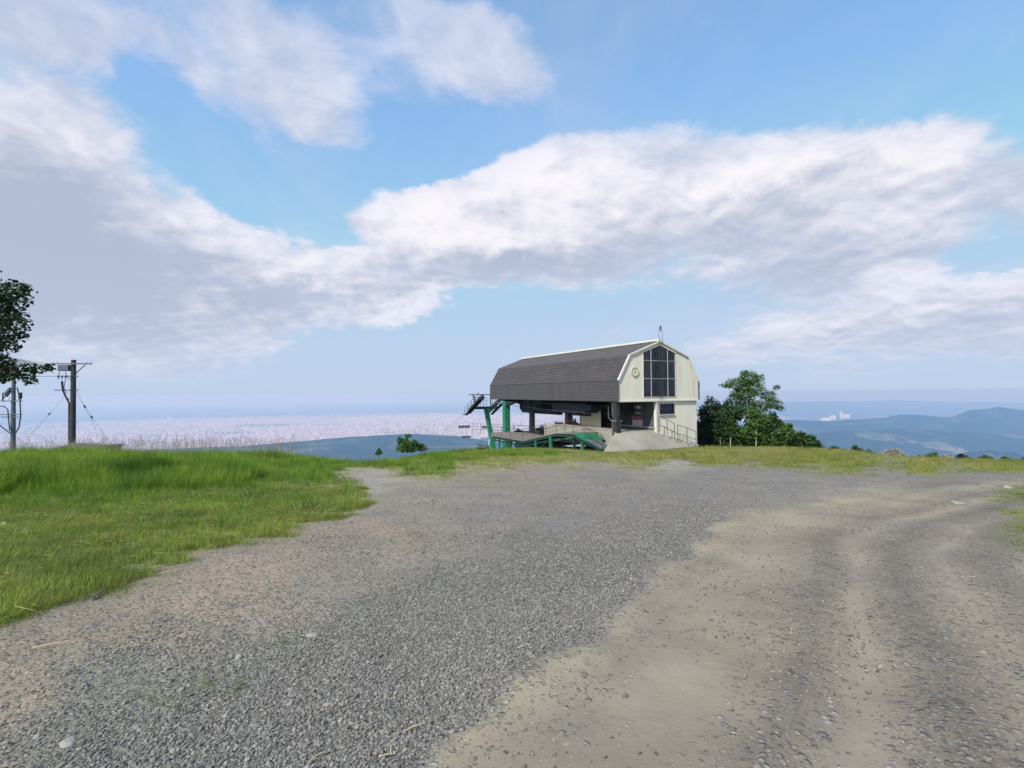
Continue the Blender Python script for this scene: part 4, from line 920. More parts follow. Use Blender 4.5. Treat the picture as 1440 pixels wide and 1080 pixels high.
# ------------------------------------------------------------------ far white hall and tower blocks on the plain
for (x0, x1, y0, y1, D, lb) in ((1181.5, 1184.5, 579.5, 586.5, 17500, 'tall white block standing in the hazy distance between the mountain ridges, left of a pair'), (1185.5, 1193, 583, 586.8, 17800, 'long white block in the hazy distance right beside the tall one'), (1168, 1174, 584.5, 587.5, 17200, 'small white block in the haze left of the tall one'), (1156, 1166, 588, 590, 16500, 'low white hall in the haze above the blue ridge, leftmost')):
    a, b = at(x0, y0, D), at(x1, y1, D); zb_ = -1002; w_ = b.x-a.x; root = empty('distant_building', ((a.x+b.x)/2, D, zb_), 0, label=lb, cat='far building')
    top_ = max(a.z, zb_+60); MB().box((0, 0, (top_-zb_)/2), (w_, w_*.6+30, top_-zb_)).build('wall', M['farwhite'], root); MB().box((0, 0, top_-zb_+5), (w_*.5, 40, 10)).build('roof_block', M['farwhite'], root)
# ------------------------------------------------------------------ scattering of uncountable stuff
SRC = bpy.data.collections.new('scatter_sources')
def scatter(name, P, scl, rot, srcs, label=None, cat=None):
    """instances one of the source meshes on every point"""
    P = np.asarray(P, np.float32); n = len(P)
    c = bpy.data.collections.new(name+'_forms')
    for i, o in enumerate(srcs): c.objects.link(o)
    me = bpy.data.meshes.new(name); me.vertices.add(n); me.vertices.foreach_set('co', P.ravel())
    for nm, typ, dat, key in (('scl', 'FLOAT_VECTOR', scl, 'vector'), ('rot', 'FLOAT_VECTOR', rot, 'vector')):
        a = me.attributes.new(nm, typ, 'POINT'); a.data.foreach_set(key, np.asarray(dat, np.float32).ravel())
    a = me.attributes.new('pick', 'INT', 'POINT'); a.data.foreach_set('value', rng.integers(0, len(srcs), n).astype(np.int32))
    o = bpy.data.objects.new(name, me); link(o)
    ng = bpy.data.node_groups.new(name+'_nodes', 'GeometryNodeTree')
    ng.interface.new_socket('Geometry', in_out='INPUT', socket_type='NodeSocketGeometry'); ng.interface.new_socket('Geometry', in_out='OUTPUT', socket_type='NodeSocketGeometry')
    N = ng.nodes; L = ng.links; gi = N.new('NodeGroupInput'); go = N.new('NodeGroupOutput')
    ci = N.new('GeometryNodeCollectionInfo'); ci.inputs[0].default_value = c; ci.inputs[1].default_value = True; ci.inputs[2].default_value = True
    ip = N.new('GeometryNodeInstanceOnPoints'); L.new(gi.outputs[0], ip.inputs['Points']); L.new(ci.outputs[0], ip.inputs['Instance']); ip.inputs['Pick Instance'].default_value = True
    def attr(nm, ty):
        a = N.new('GeometryNodeInputNamedAttribute'); a.data_type = ty; a.inputs[0].default_value = nm; return a.outputs['Attribute']
    L.new(attr('pick', 'INT'), ip.inputs['Instance Index']); L.new(attr('scl', 'FLOAT_VECTOR'), ip.inputs['Scale'])
    e2r = N.new('FunctionNodeEulerToRotation'); L.new(attr('rot', 'FLOAT_VECTOR'), e2r.inputs[0]); L.new(e2r.outputs[0], ip.inputs['Rotation'])
    L.new(ip.outputs[0], go.inputs[0])
    md = o.modifiers.new('scatter', 'NODES'); md.node_group = ng
    return tag(o, label, cat, kind='stuff')
def src(name, v, f, m, smooth=False):
    me = bpy.data.meshes.new(name); me.from_pydata([tuple(x) for x in v], [], [tuple(x) for x in f]); me.materials.append(m)
    if smooth: me.polygons.foreach_set('use_smooth', [True]*len(me.polygons))
    return bpy.data.objects.new(name, me)
def stone_geo(seed, flat=.6, sub=1):
    import bmesh
    r = random.Random(seed); bm = bmesh.new(); bmesh.ops.create_icosphere(bm, subdivisions=sub, radius=1)
    ax = [r.uniform(.7, 1.25), r.uniform(.55, 1.0), flat*r.uniform(.75, 1.2)]
    cuts = [(Vector((r.gauss(0, 1), r.gauss(0, 1), r.gauss(0, 1))).normalized(), r.uniform(.55, .85)) for _ in range(9)]
    for v in bm.verts:
        for nn_, d in cuts:
            k = v.co.dot(nn_)
            if k > d: v.co -= nn_*(k-d)
        v.co = Vector((v.co.x*ax[0], v.co.y*ax[1], v.co.z*ax[2]))*(1+r.uniform(-.05, .05))
    vs = [v.co.copy() for v in bm.verts]; fs = [[v.index for v in f.verts] for f in bm.faces]; bm.free(); return vs, fs
def stonemat(name, pal, bumpy=True):
    m = bpy.data.materials.new(name); m.use_nodes = True; q = G(m.node_tree); b = m.node_tree.nodes['Principled BSDF']
    r = q.n('ShaderNodeObjectInfo').outputs['Random']
    cr = q.n('ShaderNodeValToRGB', i_0=r); el_ = cr.color_ramp.elements; cr.color_ramp.interpolation = 'LINEAR'
    for i, (p, c) in enumerate(pal):
        e = el_[i] if i < 2 else el_.new(p)
        e.position = p; e.color = (*c, 1)
    n_ = q.noise(q.n('ShaderNodeTexCoord').outputs['Object'], 2.5, 4, .6)
    q.put(b.inputs['Base Color'], q.mix(q.ss(n_, .35, .7), cr.outputs[0], q.vm('MULTIPLY', cr.outputs[0], (1.3, 1.28, 1.25)))); b.inputs['Roughness'].default_value = .9; b.inputs['Specular IOR Level'].default_value = .25
    return m
gm = stonemat('gravel_stone', [(0, (.095, .088, .077)), (1, (.21, .18, .145)), (.25, (.14, .134, .12)), (.5, (.175, .167, .152)), (.8, (.22, .208, .185)), (.93, (.29, .27, .235))])
tm = stonemat('track_stone', [(0, (.16, .14, .115)), (1, (.38, .34, .275)), (.4, (.23, .20, .16)), (.75, (.29, .25, .20))])
GS_ = [src('stone_form', *stone_geo(i, .62), gm) for i in range(9)]
TS_ = [src('pebble_form', *stone_geo(40+i, .5), tm) for i in range(6)]
def sector(n, r0, r1, p0=-60, p1=1500, power=1.0):
    """points over the ground in the wedge ahead, even in plan when power = 1"""
    y = np.sqrt(rng.uniform(r0**2, r1**2, n)) if power == 1 else r0*(r1/r0)**rng.uniform(0, 1, n)
    a = rng.uniform((p0-720)/700, (p1-720)/700, n); return a*y, y
def with_z(x, y, up): return np.stack([x, y, ground_z(x, y)+up], 1)
def gravel(n, r0, r1, s0, s1, name_pts):
    x, y = sector(n, r0, r1); so = soil_at(x, y); rough = fbm(x, y, 1.6, 4, 91); so[:, 3] = np.where(track_d(x, y)+(fbm(x, y, .7, 4, 61)-.5)*.9 > rng.uniform(-.3, .25, n), .22+.25*(rng.uniform(0, 1, n) < .15), so[:, 3])
    p = np.clip((so[:, 3]-.40)*1.8+(rough-.5)*1.0, 0, 1)*(edge_over(x, y) < -1)*(1-.6*np.clip(so[:, 4]*2, 0, 1))
    k = rng.uniform(0, 1, n) < p; x, y = x[k], y[k]; s = rng.uniform(s0, s1, len(x))*rng.choice([1, 1, 1, 1.35], len(x))
    name_pts.append((x, y, s))
gp = []
gravel(125000, 1.9, 5.0, .0065, .0128, gp); gravel(160000, 5.0, 10.5, .009, .0155, gp); gravel(60000, 10.5, 20, .016, .027, gp); gravel(15000, 2, 10, .004, .008, gp)
x = np.concatenate([a[0] for a in gp]); y = np.concatenate([a[1] for a in gp]); s = np.concatenate([a[2] for a in gp]); n = len(x)
scatter('gravel', with_z(x, y, s*rng.uniform(-.1, .45, n)), np.stack([s*rng.uniform(.8, 1.25, n), s, s*rng.uniform(.8, 1.2, n)], 1), np.stack([rng.uniform(-.5, .5, n), rng.uniform(-.5, .5, n), rng.uniform(0, 6.28, n)], 1), GS_, 'loose blue grey crushed gravel covering the near left and middle of the lot', 'gravel')
def pebbles(n, r0, r1, s0, s1, acc):
    x, y = sector(n, r0, r1); so = soil_at(x, y); patch = fbm(x*1.0, y*.45, 2.0, 4, 95)
    p = (.04+.96*np.clip(so[:, 3]*1.6-.1, 0, 1)*np.clip((patch-.38)*4, 0, 1))*(so[:, 4] < .5)*(edge_over(x, y) < -1)
    ins_, ln_ = wheel_lines(x, y); p = p*(1-.75*ins_)+np.clip(-ln_, 0, 1)*.3; k = rng.uniform(0, 1, n) < p; acc.append((x[k], y[k], s0+(s1-s0)*rng.uniform(0, 1, k.sum())**3))
pp = []; pebbles(60000, 1.9, 5, .0025, .010, pp); pebbles(70000, 5, 12, .005, .020, pp); pebbles(24000, 12, 26, .009, .03, pp); pebbles(1500, 3, 24, .018, .045, pp)
x = np.concatenate([a[0] for a in pp]); y = np.concatenate([a[1] for a in pp]); s = np.concatenate([a[2] for a in pp]); n = len(x)
scatter('pebbles', with_z(x, y, s*rng.uniform(-.2, .2, n)), np.stack([s, s, s], 1), np.stack([rng.uniform(-.3, .3, n), rng.uniform(-.3, .3, n), rng.uniform(0, 6.28, n)], 1), TS_, 'small brown pebbles strewn over the packed dirt track', 'pebbles')

# ------------------------------------------------------------------ grass
def blade(v, f, ox, oy, h, w, lean, az_, curl=.5, segs=3):
    b = len(v); ca, sa = math.cos(az_), math.sin(az_); px2, py2 = -sa, ca
    for i in range(segs+1):
        t = i/segs; r_ = lean*h*(t**(1+curl)); z = h*t*math.sqrt(max(.05, 1-(lean*t)**2*.6)); ww = w*(1-t**1.6)*.5
        cx, cy = ox+ca*r_, oy+sa*r_
        if i == segs: v.append((cx, cy, z))
        else: v.append((cx-px2*ww, cy-py2*ww, z)); v.append((cx+px2*ww, cy+py2*ww, z))
    for i in range(segs-1): f.append((b+2*i, b+2*i+1, b+2*i+3, b+2*i+2))
    f.append((b+2*(segs-1), b+2*(segs-1)+1, b+2*segs))
def tuft(seed, n, h0, h1, w, spread, lean0, lean1, m, name):
    r = random.Random(seed); v = []; f = []
    for _ in range(n):
        a = r.uniform(0, 6.28); d = spread*math.sqrt(r.random()); blade(v, f, d*math.cos(a), d*math.sin(a), r.uniform(h0, h1), w*r.uniform(.7, 1.2), r.uniform(lean0, lean1), a+r.uniform(-1, 1), r.uniform(.3, 1.2))
    return src(name, v, f, m)
gA = leafmat('grass_green', (.13, .24, .018), (.32, .44, .05), .40, vary=True)
gB = leafmat('grass_trampled', (.11, .155, .026), (.30, .30, .09), .3, vary=True)
gE = leafmat('grass_olive', (.17, .20, .035), (.36, .33, .10), .3, vary=True)
gC = leafmat('grass_deep', (.06, .15, .015), (.14, .26, .03), .35, vary=True)
gD = leafmat('straw_blades', (.24, .27, .11), (.38, .37, .18), .2)
tall = [tuft(100+i, 16, .45, .85, .013, .14, .1, .75, gA if i % 2 else gC, 'tall_grass_form') for i in range(7)]
mid = [tuft(120+i, 14, .16, .36, .009, .11, .2, .9, gA if i % 2 else gC, 'grass_form') for i in range(5)]
short = [tuft(140+i, 12, .04, .12, .006, .08, .3, 1.0, gB if i % 3 else gA, 'short_grass_form') for i in range(6)]
oliv = [tuft(160+i, 13, .10, .30, .010, .13, .2, .9, gE if i else gB, 'olive_grass_form') for i in range(4)]
def seedstalk(seed):
    r = random.Random(seed); m_ = MB()
    for _ in range(3):
        a = r.uniform(0, 6.28); ln = r.uniform(.03, .2); h = r.uniform(.9, 1.35); x0, y0 = r.uniform(-.15, .15), r.uniform(-.15, .15); tx, ty = x0+ln*h*math.cos(a), y0+ln*h*math.sin(a)
        m_.bar((x0, y0, 0), (x0+.4*(tx-x0), y0+.4*(ty-y0), h*.6), .0035).bar((x0+.4*(tx-x0), y0+.4*(ty-y0), h*.6), (tx, ty, h), .0025)
        for k in range(5):
            t = .80+.04*k; c_ = Vector((x0+(tx-x0)*t**1.5, y0+(ty-y0)*t**1.5, h*t)); b_ = r.uniform(0, 6.28); q_ = Vector((math.cos(b_), math.sin(b_), .9))*r.uniform(.03, .07); m_.bar(c_, c_+q_, .005)
    return src('seed_stalk_form', m_.v, m_.f, leafmat('seed_heads%d' % seed, (.22, .20, .14), (.36, .31, .26), .1))
stalks = [seedstalk(i) for i in range(4)]
def cover(n, r0, r1, p0, p1, fn, up=0.0, power=1.0):
    x, y = sector(n, r0, r1, p0, p1, power); so = soil_at(x, y); px, py = ground_uv(x, y); p = fn(x, y, px, py, so)*(edge_over(x, y) < 5); k = rng.uniform(0, 1, n) < p; return x[k], y[k], px[k], py[k]
TALL = [(-900, 760), (-100, 712), (0, 704), (100, 700), (180, 697), (250, 692), (330, 692), (362, 682), (380, 668), (440, 660), (490, 652), (505, 646), (540, 644), (620, 646), (690, 642), (760, 640), (800, 636)]
def tall_line(px): return np.interp(px, [a for a, b in TALL], [b for a, b in TALL])
STATION_KEEP = lambda x, y: ((((x-BX)*Bu.x+(y-BY)*Bu.y) < -.2) | (((x-BX)*Bv.x+(y-BY)*Bv.y) < -4.6) | (((x-BX)*Bu.x+(y-BY)*Bu.y) > BW+.3))
def not_slab(x, y):
    q_ = [(p.x, p.y) for p in (A, Fm, Rr)]+[tuple((Bo+Bu*BW+Bv*12).xy), tuple((Bo+Bu*-2.6+Bv*12).xy), tuple((Bo+Bu*-2.6+Bv*1).xy)]
    return ~poly_in(x, y, q_)
def inst(name, sets, srcs, label, cat):
    P = []; SC = []; RT = []
    for x, y, s, sz, tilt in sets:
        n = len(x); P.append(with_z(x, y, -.01)); SC.append(np.stack([s, s, s*sz], 1)); RT.append(np.stack([rng.uniform(-tilt, tilt, n), rng.uniform(-tilt, tilt, n), rng.uniform(0, 6.28, n)], 1))
    scatter(name, np.concatenate(P), np.concatenate(SC), np.concatenate(RT), srcs, label, cat)
def f_tall(x, y, px, py, so):
    cl = fbm(x, y, .55, 3, 31); return ((py < tall_line(px)+(cl-.5)*26) & (px < 800) & not_slab(x, y))*np.clip(.35+(cl-.35)*3, .15, 1)
x, y, px, py = cover(60000, 7, 36, -260, 830, f_tall); cl = fbm(x, y, .5, 3, 33)
hs_ = np.interp(px, [-300, 300, 420, 480, 520, 600, 700, 830], [1.0, 1.0, .75, .45, .45, .62, .55, .4])
s1 = (.30+1.25*cl)*hs_*rng.uniform(.75, 1.1, len(x)); s1 *= np.clip(1.1-.8*np.clip((py-(tall_line(px)-14))/22, 0, 1)*.6, .3, 1)
inst('tall_grass', [(x, y, s1, 1.0, .12)], tall, 'tall bright green meadow grass along the left rim of the lot', 'grass')
def f_mid(x, y, px, py, so): return ((so[:, 4] > .55) & (px < 640))*np.clip((so[:, 4]-.5)*2.5, 0, 1)*np.clip((fbm(x, y, .9, 3, 35)-.30)*3.2, .10, 1)*np.clip((tall_line(px)+62-py)/70, .0, 1)
x2, y2, px2, py2 = cover(60000, 4.5, 30, -260, 640, f_mid); inst('meadow_grass', [(x2, y2, rng.uniform(.5, 1.25, len(x2))*np.clip(.6+.6*fbm(x2, y2, .7, 2, 36), .5, 1.2), 1.0, .25)], mid, 'knee high green grass in front of the tall grass on the left', 'grass')
def f_short(x, y, px, py, so): return np.clip((so[:, 4]-.24)*1.7+((fbm(x, y, 1.6, 4, 37)-.5)*2.2-.05)*np.clip((so[:, 4]-.14)*7, 0, 1)-.4*(so[:, 4] < .14)+1.3*((px > 470) & (px < 870) & (py < 650+6*(fbm(x, y, .5, 2, 45)-.5))), 0, 1)*not_slab(x, y)
x3, y3, _, _ = cover(110000, 2.6, 14, -200, 700, f_short); x4, y4, _, _ = cover(60000, 12, 46, -200, 1700, f_short)
x6, y6, _, _ = cover(14000, 3.5, 16, 1380, 1700, f_short)
inst('short_grass', [(x3, y3, rng.uniform(.6, 1.3, len(x3)), 1.0, .3), (x4, y4, rng.uniform(1.0, 2.0, len(x4)), .8, .3), (x6, y6, rng.uniform(.5, 1.0, len(x6)), .8, .3)], short, 'short trampled grass and weeds around the gravel lot', 'grass')
def f_ol(x, y, px, py, so): return ((px > 830) | ((px > 500) & (py < 652)))*np.clip((so[:, 4]-.5)*2.5, 0, 1)*np.clip((fbm(x, y, .5, 3, 39)-.3)*3, .1, 1)*not_slab(x, y)*np.where(px > 830, np.clip((664-py+(px-1000)*.02)/16, .08, 1), .5)
x5, y5, px5, py5 = cover(60000, 15, 52, 500, 1800, f_ol); inst('olive_grass', [(x5, y5, rng.uniform(.7, 1.6, len(x5))*np.where(px5 > 1000, .72, .7)*(.6+.8*fbm(x5, y5, .8, 3, 44)), 1.0, .25)], oliv, 'olive yellow grass strip beyond the gravel in front of the station and hills', 'grass')
def f_st(x, y, px, py, so): return ((px < 470) & (py < 652))*np.where((px > 95) & (px < 430), .9, .3)
x7, y7, px7, py7 = cover(1500, 22, 33, -150, 480, f_st); inst('seed_stalks', [(x7, y7, rng.uniform(.75, 1.15, len(x7)), 1.05, .1)], stalks, 'thin dry seed stalks sticking up above the left grass against the city', 'grass')
# cuttings: dry blades lying about
def cutting(seed):
    v = []; f = []; r = random.Random(seed)
    for _ in range(4): blade(v, f, r.uniform(-.1, .1), r.uniform(-.1, .1), r.uniform(.08, .26), .005, r.uniform(.0, .3), r.uniform(0, 6.28), .6)
    return src('cutting_form', v, f, gD)
cuts = [cutting(i) for i in range(5)]
def f_cut(x, y, px, py, so): return (so[:, 4] > .3)*np.clip((fbm(x, y, 1.2, 3, 41)-.42)*5, .03, 1)*(px < 560)
x8, y8, _, _ = cover(3500, 3.2, 15, -100, 600, f_cut); n = len(x8)
scatter('grass_cuttings', with_z(x8, y8, .035), np.stack([rng.uniform(.6, 1.2, n)]*3, 1), np.stack([rng.uniform(1.35, 1.6, n), rng.uniform(-.2, .2, n), rng.uniform(0, 6.28, n)], 1), cuts, 'pale dry cut grass lying over the short turf on the left', 'cuttings')
# ground weeds inside the gravel
def f_weed(x, y, px, py, so):
    w = np.zeros(len(px))
    for (a, b, c_, d_, k) in ((300, 965, 55, 22, 1), (395, 905, 24, 10, .8), (180, 965, 70, 26, .5), (560, 835, 80, 16, .35), (620, 815, 60, 14, .35), (250, 990, 40, 14, .8), (770, 760, 50, 14, .5), (700, 680, 130, 14, .3), (90, 960, 80, 20, .3)): w = np.maximum(w, k*np.exp(-((px-a)/c_)**2-((py-b)/d_)**2))
    return np.clip(w*1.5-(1-fbm(x, y, 6, 2, 43))*.62, 0, 1)
x9, y9, _, _ = cover(90000, 2, 16, -60, 1000, f_weed); inst('weeds', [(x9, y9, rng.uniform(.16, .42, len(x9)), .6, .5)], short[:4]+mid[:1], 'low weeds growing through the gravel in the left foreground', 'weeds') 

# ------------------------------------------------------------------ single rocks, sticks
def rock(px, py, w, flat, label, seed, m='rock', stretch=1.0):
    P = on_ground(px, py); v, f = stone_geo(seed, flat, 2); b = MB().add([Vector((p.x*w*stretch, p.y*w, p.z*w)) for p in v], f)
    o = b.build('rock', M[m], None, bevel=.004, label=label, cat='rock'); o.location = P+Vector((0, 0, w*flat*.1)); o.rotation_euler = (0, 0, seed); return o
rock(440, 893, .058, .35, 'largest flat pale stone lying on the gravel in the left middle', 3, stretch=1.25)
rock(336, 926, .030, .8, 'small cream coloured stone below and left of the flat pale one', 5)
rock(473, 909, .022, .6, 'tiny whitish stone right of the flat pale one', 9)
rock(98, 1044, .055, .22, 'broad greyish flat stone in the bottom left corner', 12)
rock(5, 741, .16, .5, 'pale boulder half hidden in the grass at the left edge', 15, stretch=1.2)
rock(174, 990, .022, .6, 'small pale pebble lying by the weeds in the bottom left', 17); rock(52, 1036, .026, .6, 'small tan stone left of the broad grey one at bottom left', 19)
rock(1418, 686, .16, .45, 'flat light stone at the grass corner beside the right edge of the track', 21); rock(1345, 707, .16, .2, 'pale flattened stone embedded in the right side of the track', 23)
rock(1106, 885, .03, .7, 'dark lump of rock in the middle of the packed track', 25, 'wood'); rock(823, 948, .026, .7, 'dark pebble on the tan edge of the track', 27, 'wood'); rock(880, 979, .024, .6, 'dark reddish pebble right of the tan track edge', 29, 'wood')
def stick(pxa, pya, pxb, pyb, r, label, m='straw'):
    a, b = on_ground(pxa, pya), on_ground(pxb, pyb); a.z += r+.012; b.z += r+.02; mid_ = (a+b)/2+Vector((random.uniform(-.01, .01), 0, .004))
    o = MB().tube([Vector(), mid_-a, b-a], [r, r*.9, r*.5], 6).build('dry_stalk', M[m], None, label=label, cat='dry stalk'); o.location = a
stick(567, 1033, 597, 1022, .004, 'short straw stalk on the gravel near the bottom centre'); stick(532, 1069, 552, 1066, .003, 'short straw piece lying flat at the bottom edge'); stick(549, 1066, 553, 1050, .003, 'straw piece pointing upward from the bottom edge pair')
stick(433, 1078, 455, 1064, .003, 'straw stalk at the bottom edge left of centre'); stick(128, 845, 165, 822, .012, 'brown stick lying between grass and bare dirt on the left', 'wood'); stick(45, 915, 98, 906, .006, 'thin dry stalk on the bare dirt at far left')

# ------------------------------------------------------------------ trees and shrubs
def leaves(blobs, n, size, bias=.75, seed=1, elong=1.5):
    """leaf quads filling the outer part of ellipsoids; blobs = (centre, radii, weight)"""
    r = np.random.default_rng(seed); w = np.array([b[2] for b in blobs], float); w /= w.sum(); pick = r.choice(len(blobs), n, p=w)
    C_ = np.array([list(b[0]) for b in blobs])[pick]; Rd = np.array([list(b[1]) for b in blobs])[pick]
    d = r.normal(size=(n, 3)); d /= np.linalg.norm(d, axis=1, keepdims=True); rad = r.uniform(0, 1, n)**(1/3*bias)
    # leaves gather in sprays
    k = max(40, n//9); cd = r.normal(size=(k, 3)); cd /= np.linalg.norm(cd, axis=1, keepdims=True); cr = r.uniform(.25, 1.0, k)**.5
    ci = r.integers(0, k, n); P = C_+(cd[ci]*cr[ci, None]*.9+d*rad[:, None]*.26)*Rd
    a1 = r.normal(size=(n, 3)); a1[:, 2] *= .5; a1 /= np.linalg.norm(a1, axis=1, keepdims=True); nm_ = r.normal(size=(n, 3))*.7+np.array([0, 0, .9])[None]
    a2 = np.cross(nm_, a1); a2 /= np.linalg.norm(a2, axis=1, keepdims=True)+1e-9; s = size*r.uniform(.6, 1.3, n)[:, None]
    v = np.stack([P-a1*s*elong*.5, P+a2*s*.5-a1*s*.1, P+a1*s*elong*.5, P-a2*s*.5-a1*s*.1], 1)
    up_ = np.cross(a1, a2); v[:, 1] += up_*s*.12; v[:, 3] += up_*s*.12
    f = np.arange(n*4).reshape(-1, 4); t = np.repeat(r.uniform(0, 1, n)*.6+.4*r.uniform(0, 1, k)[ci], 4); return v.reshape(-1, 3), f, t
def tree(name, base, trunks, blobs, n, size, mleaf, mbark, label, cat='tree', group=None, seed=1, limbs=(), bias=.75):
    base = Vector(base); root = empty(name, base, label=label, cat=cat, group=group)
    bl = [(Vector(c_)-base, r_, w_) for c_, r_, w_ in blobs]
    for (pts, r0, r1) in trunks:
        q_ = [Vector(p)-base for p in pts]; k = len(q_); MB().tube(q_, [r0+(r1-r0)*i/(k-1) for i in range(k)], 8).build('trunk', mbark, root, smooth=True)
    tr_top = [Vector(t[0][-1])-base for t in trunks]+[Vector(t[0][len(t[0])//2])-base for t in trunks]
    br = MB(); rr = random.Random(seed)
    for c_, r_, w_ in bl:
        for _ in range(4):
            s_ = min(tr_top, key=lambda p: (p-c_).length); e_ = c_+Vector((rr.uniform(-.8, .8)*r_[0], rr.uniform(-.8, .8)*r_[1], rr.uniform(-.5, .8)*r_[2])); m_ = s_.lerp(e_, .5)+Vector((0, 0, -.05*(e_-s_).length)); br.tube([s_, m_, e_], [.16*size, .09*size, .004], 5)
    for pts in limbs: br.tube([Vector(p)-base for p in pts], [.05, .035, .02][:len(pts)] if len(pts) <= 3 else .035, 6)
    br.build('branches', mbark if name == 'birch_tree' else M['dbark'], root, kind='stuff')
    v, f, t = leaves(bl, n, size, bias, seed)
    np_mesh('crown', v, f, mleaf, {'tone': ('FLOAT', t)}, parent=root, kind='stuff')
    return root
LD = leafmat('leaf_dark', (.014, .03, .014), (.05, .085, .028), .15, attr='tone'); LG = leafmat('leaf_green', (.035, .095, .02), (.14, .25, .05), .3, attr='tone')
LM_ = leafmat('leaf_mid', (.02, .055, .018), (.07, .14, .03), .25, attr='tone'); LY = leafmat('leaf_olive', (.07, .12, .025), (.17, .20, .05), .3, attr='tone'); LP = leafmat('leaf_blossom', (.30, .26, .18), (.50, .42, .32), .2, attr='tone')
def B(px, py, D, rx, ry, w=1.0, depth=None):    # ellipsoid seen at a spot, radii in the photograph's units of length at that distance
    k = D/700; return (at(px, py, D), (rx*k, (depth or (rx+ry)/2*k), ry*k), w*rx*ry)
# big leaning tree on the left, its trunk just out of view
tD = 13.5
tree('maple_tree', at(-70, 735, tD), [([at(-70, 735, tD), at(-66, 600, tD), at(-50, 480, tD), at(-45, 400, tD)], .2, .07)],
     [B(-30, 425, tD, 60, 38), B(15, 413, tD, 30, 20), B(0, 440, tD, 35, 18), B(20, 455, tD-.3, 22, 16), B(-10, 470, tD, 40, 16), B(28, 472, tD, 12, 8, .8), B(10, 487, tD, 22, 9, .8), B(-40, 480, tD, 50, 40), B(-30, 525, tD, 40, 22), B(5, 510, tD, 16, 10), B(28, 516, tD, 26, 9), B(55, 520, tD, 20, 7, 1), B(68, 517, tD, 9, 6, 1), B(20, 530, tD, 30, 9), B(42, 537, tD, 14, 5, .8), B(-5, 530, tD, 20, 10), B(-120, 440, tD, 70, 60), B(-90, 520, tD, 60, 40), B(35, 405, tD, 13, 8, .8), B(-60, 380, tD, 50, 30)],
     9500, .08, LD, M['dbark'], 'dark leafy tree leaning in at the left edge with a low branch reaching right', limbs=([at(-55, 500, tD), at(0, 520, tD), at(60, 524, tD)], [at(-50, 450, tD), at(-10, 450, tD), at(25, 440, tD)]), seed=4, bias=.9)
# right cluster
rD = 46
tree('birch_tree', at(1050, 634, rD), [([at(1050, 634, rD), at(1053, 605, rD), at(1058, 585, rD), at(1066, 565, rD)], .12, .05), ([at(1053, 605, rD), at(1046, 585, rD), at(1040, 560, rD), at(1042, 540, rD)], .08, .03)],
     [B(1052, 532, rD, 14, 12), B(1038, 540, rD, 18, 10), B(1060, 545, rD, 16, 14), B(1020, 542, rD, 10, 4, .8), B(1068, 532, rD, 9, 7, .7), B(1046, 555, rD, 20, 12), B(1080, 556, rD, 12, 9), B(1092, 545, rD, 6, 4, .8), B(1088, 568, rD, 12, 9), B(1097, 575, rD, 8, 4, .8), B(1070, 572, rD, 14, 10), B(1050, 570, rD, 18, 9), B(1035, 560, rD, 12, 9), B(1047, 525, rD, 7, 5, .7)],
     7500, .115, LG, M['bark'], 'tall airy birch with pale forked trunk rising over the dark trees beside the station', limbs=([at(1056, 590, rD), at(1045, 578, rD), at(1025, 570, rD)], [at(1060, 585, rD), at(1075, 572, rD), at(1090, 560, rD)]), seed=6)
def scrub(px, D, top, rx, n, m, label, trunkpx=(), seed=1, size=.15, name='scrub_tree', bm_='bark', foot=632, group=None, extra=()):
    h = foot-top
    q0 = random.Random(seed*7); bl = [B(px+q0.uniform(-.2, .2)*rx, top+h*.16, D, rx*.32, h*.16), B(px, top+h*.36, D, rx*.62, h*.22)]+[B(px+q0.uniform(-.75, .75)*rx, top+h*q0.uniform(.25, .8), D+q0.uniform(-.5, .6), rx*q0.uniform(.28, .5), h*q0.uniform(.10, .2)) for _ in range(7)]+[B(px, top+h*.66, D+.4, rx*.9, h*.24), B(px, top+h*.86, D+.5, rx*.95, h*.2)]+[B(*e) for e in extra]
    tr = [([at(p, foot+2, D-.9), at(p+random.uniform(-2, 2), foot-h*.35, D-.5), at(p+random.uniform(-3, 3), top+h*.35, D)], .055 if size > .12 else .018, .02 if size > .12 else .008) for p in (trunkpx or (px,))]
    return tree(name, at(px, foot+2, D), tr, bl, n, size, m, M[bm_], label, group=group, seed=seed)
scrub(996, 45.5, 556, 24, 7000, LD, 'dark bushy tree pressed against the right wall of the station', (1013,), 11, foot=630)
scrub(1022, 45, 560, 26, 7000, LM_, 'dark round tree with thin white trunk, second from the station wall', (1027,), 12)
scrub(1063, 44.5, 572, 27, 6500, LG, 'lighter green tree with a thin white trunk under the tall birch', (1063,), 13)
scrub(1088, 45, 578, 20, 4200, LM_, 'slim cone shaped tree right of the tall birch with a pale trunk', (1087.5,), 14)
scrub(1104, 43, 595, 24, 4200, LG, 'leafy shrub at the foot of the slope right of the birch', (1104,), 15, name='leafy_shrub', bm_='dbark')
scrub(1126, 41, 607, 22, 3600, LM_, 'low spreading shrub near the end of the row of trees', (1126,), 16, name='leafy_shrub', bm_='dbark', foot=633)
scrub(1146, 38.5, 619, 16, 1600, LM_, 'lowest small shrub closing the row of trees on the right', (1146,), 17, name='leafy_shrub', bm_='dbark', foot=634, size=.12)
scrub(1012, 48, 590, 38, 5000, LD, 'dark undergrowth between the station wall and the tall birch', (1000, 1040), 18, name='dark_undergrowth')
scrub(571, 31, 614.5, 9, 2000, LG, 'round leafy shrub standing alone on the grassy rim left of the lift tower', (571,), 19, name='round_shrub', bm_='dbark', foot=634, size=.10, extra=((562, 619, 31, 5, 5), (583, 624, 31, 7, 6), (574, 613, 31, 5, 3), (571, 626, 30.8, 14, 7), (571, 632, 30.8, 17, 5)))
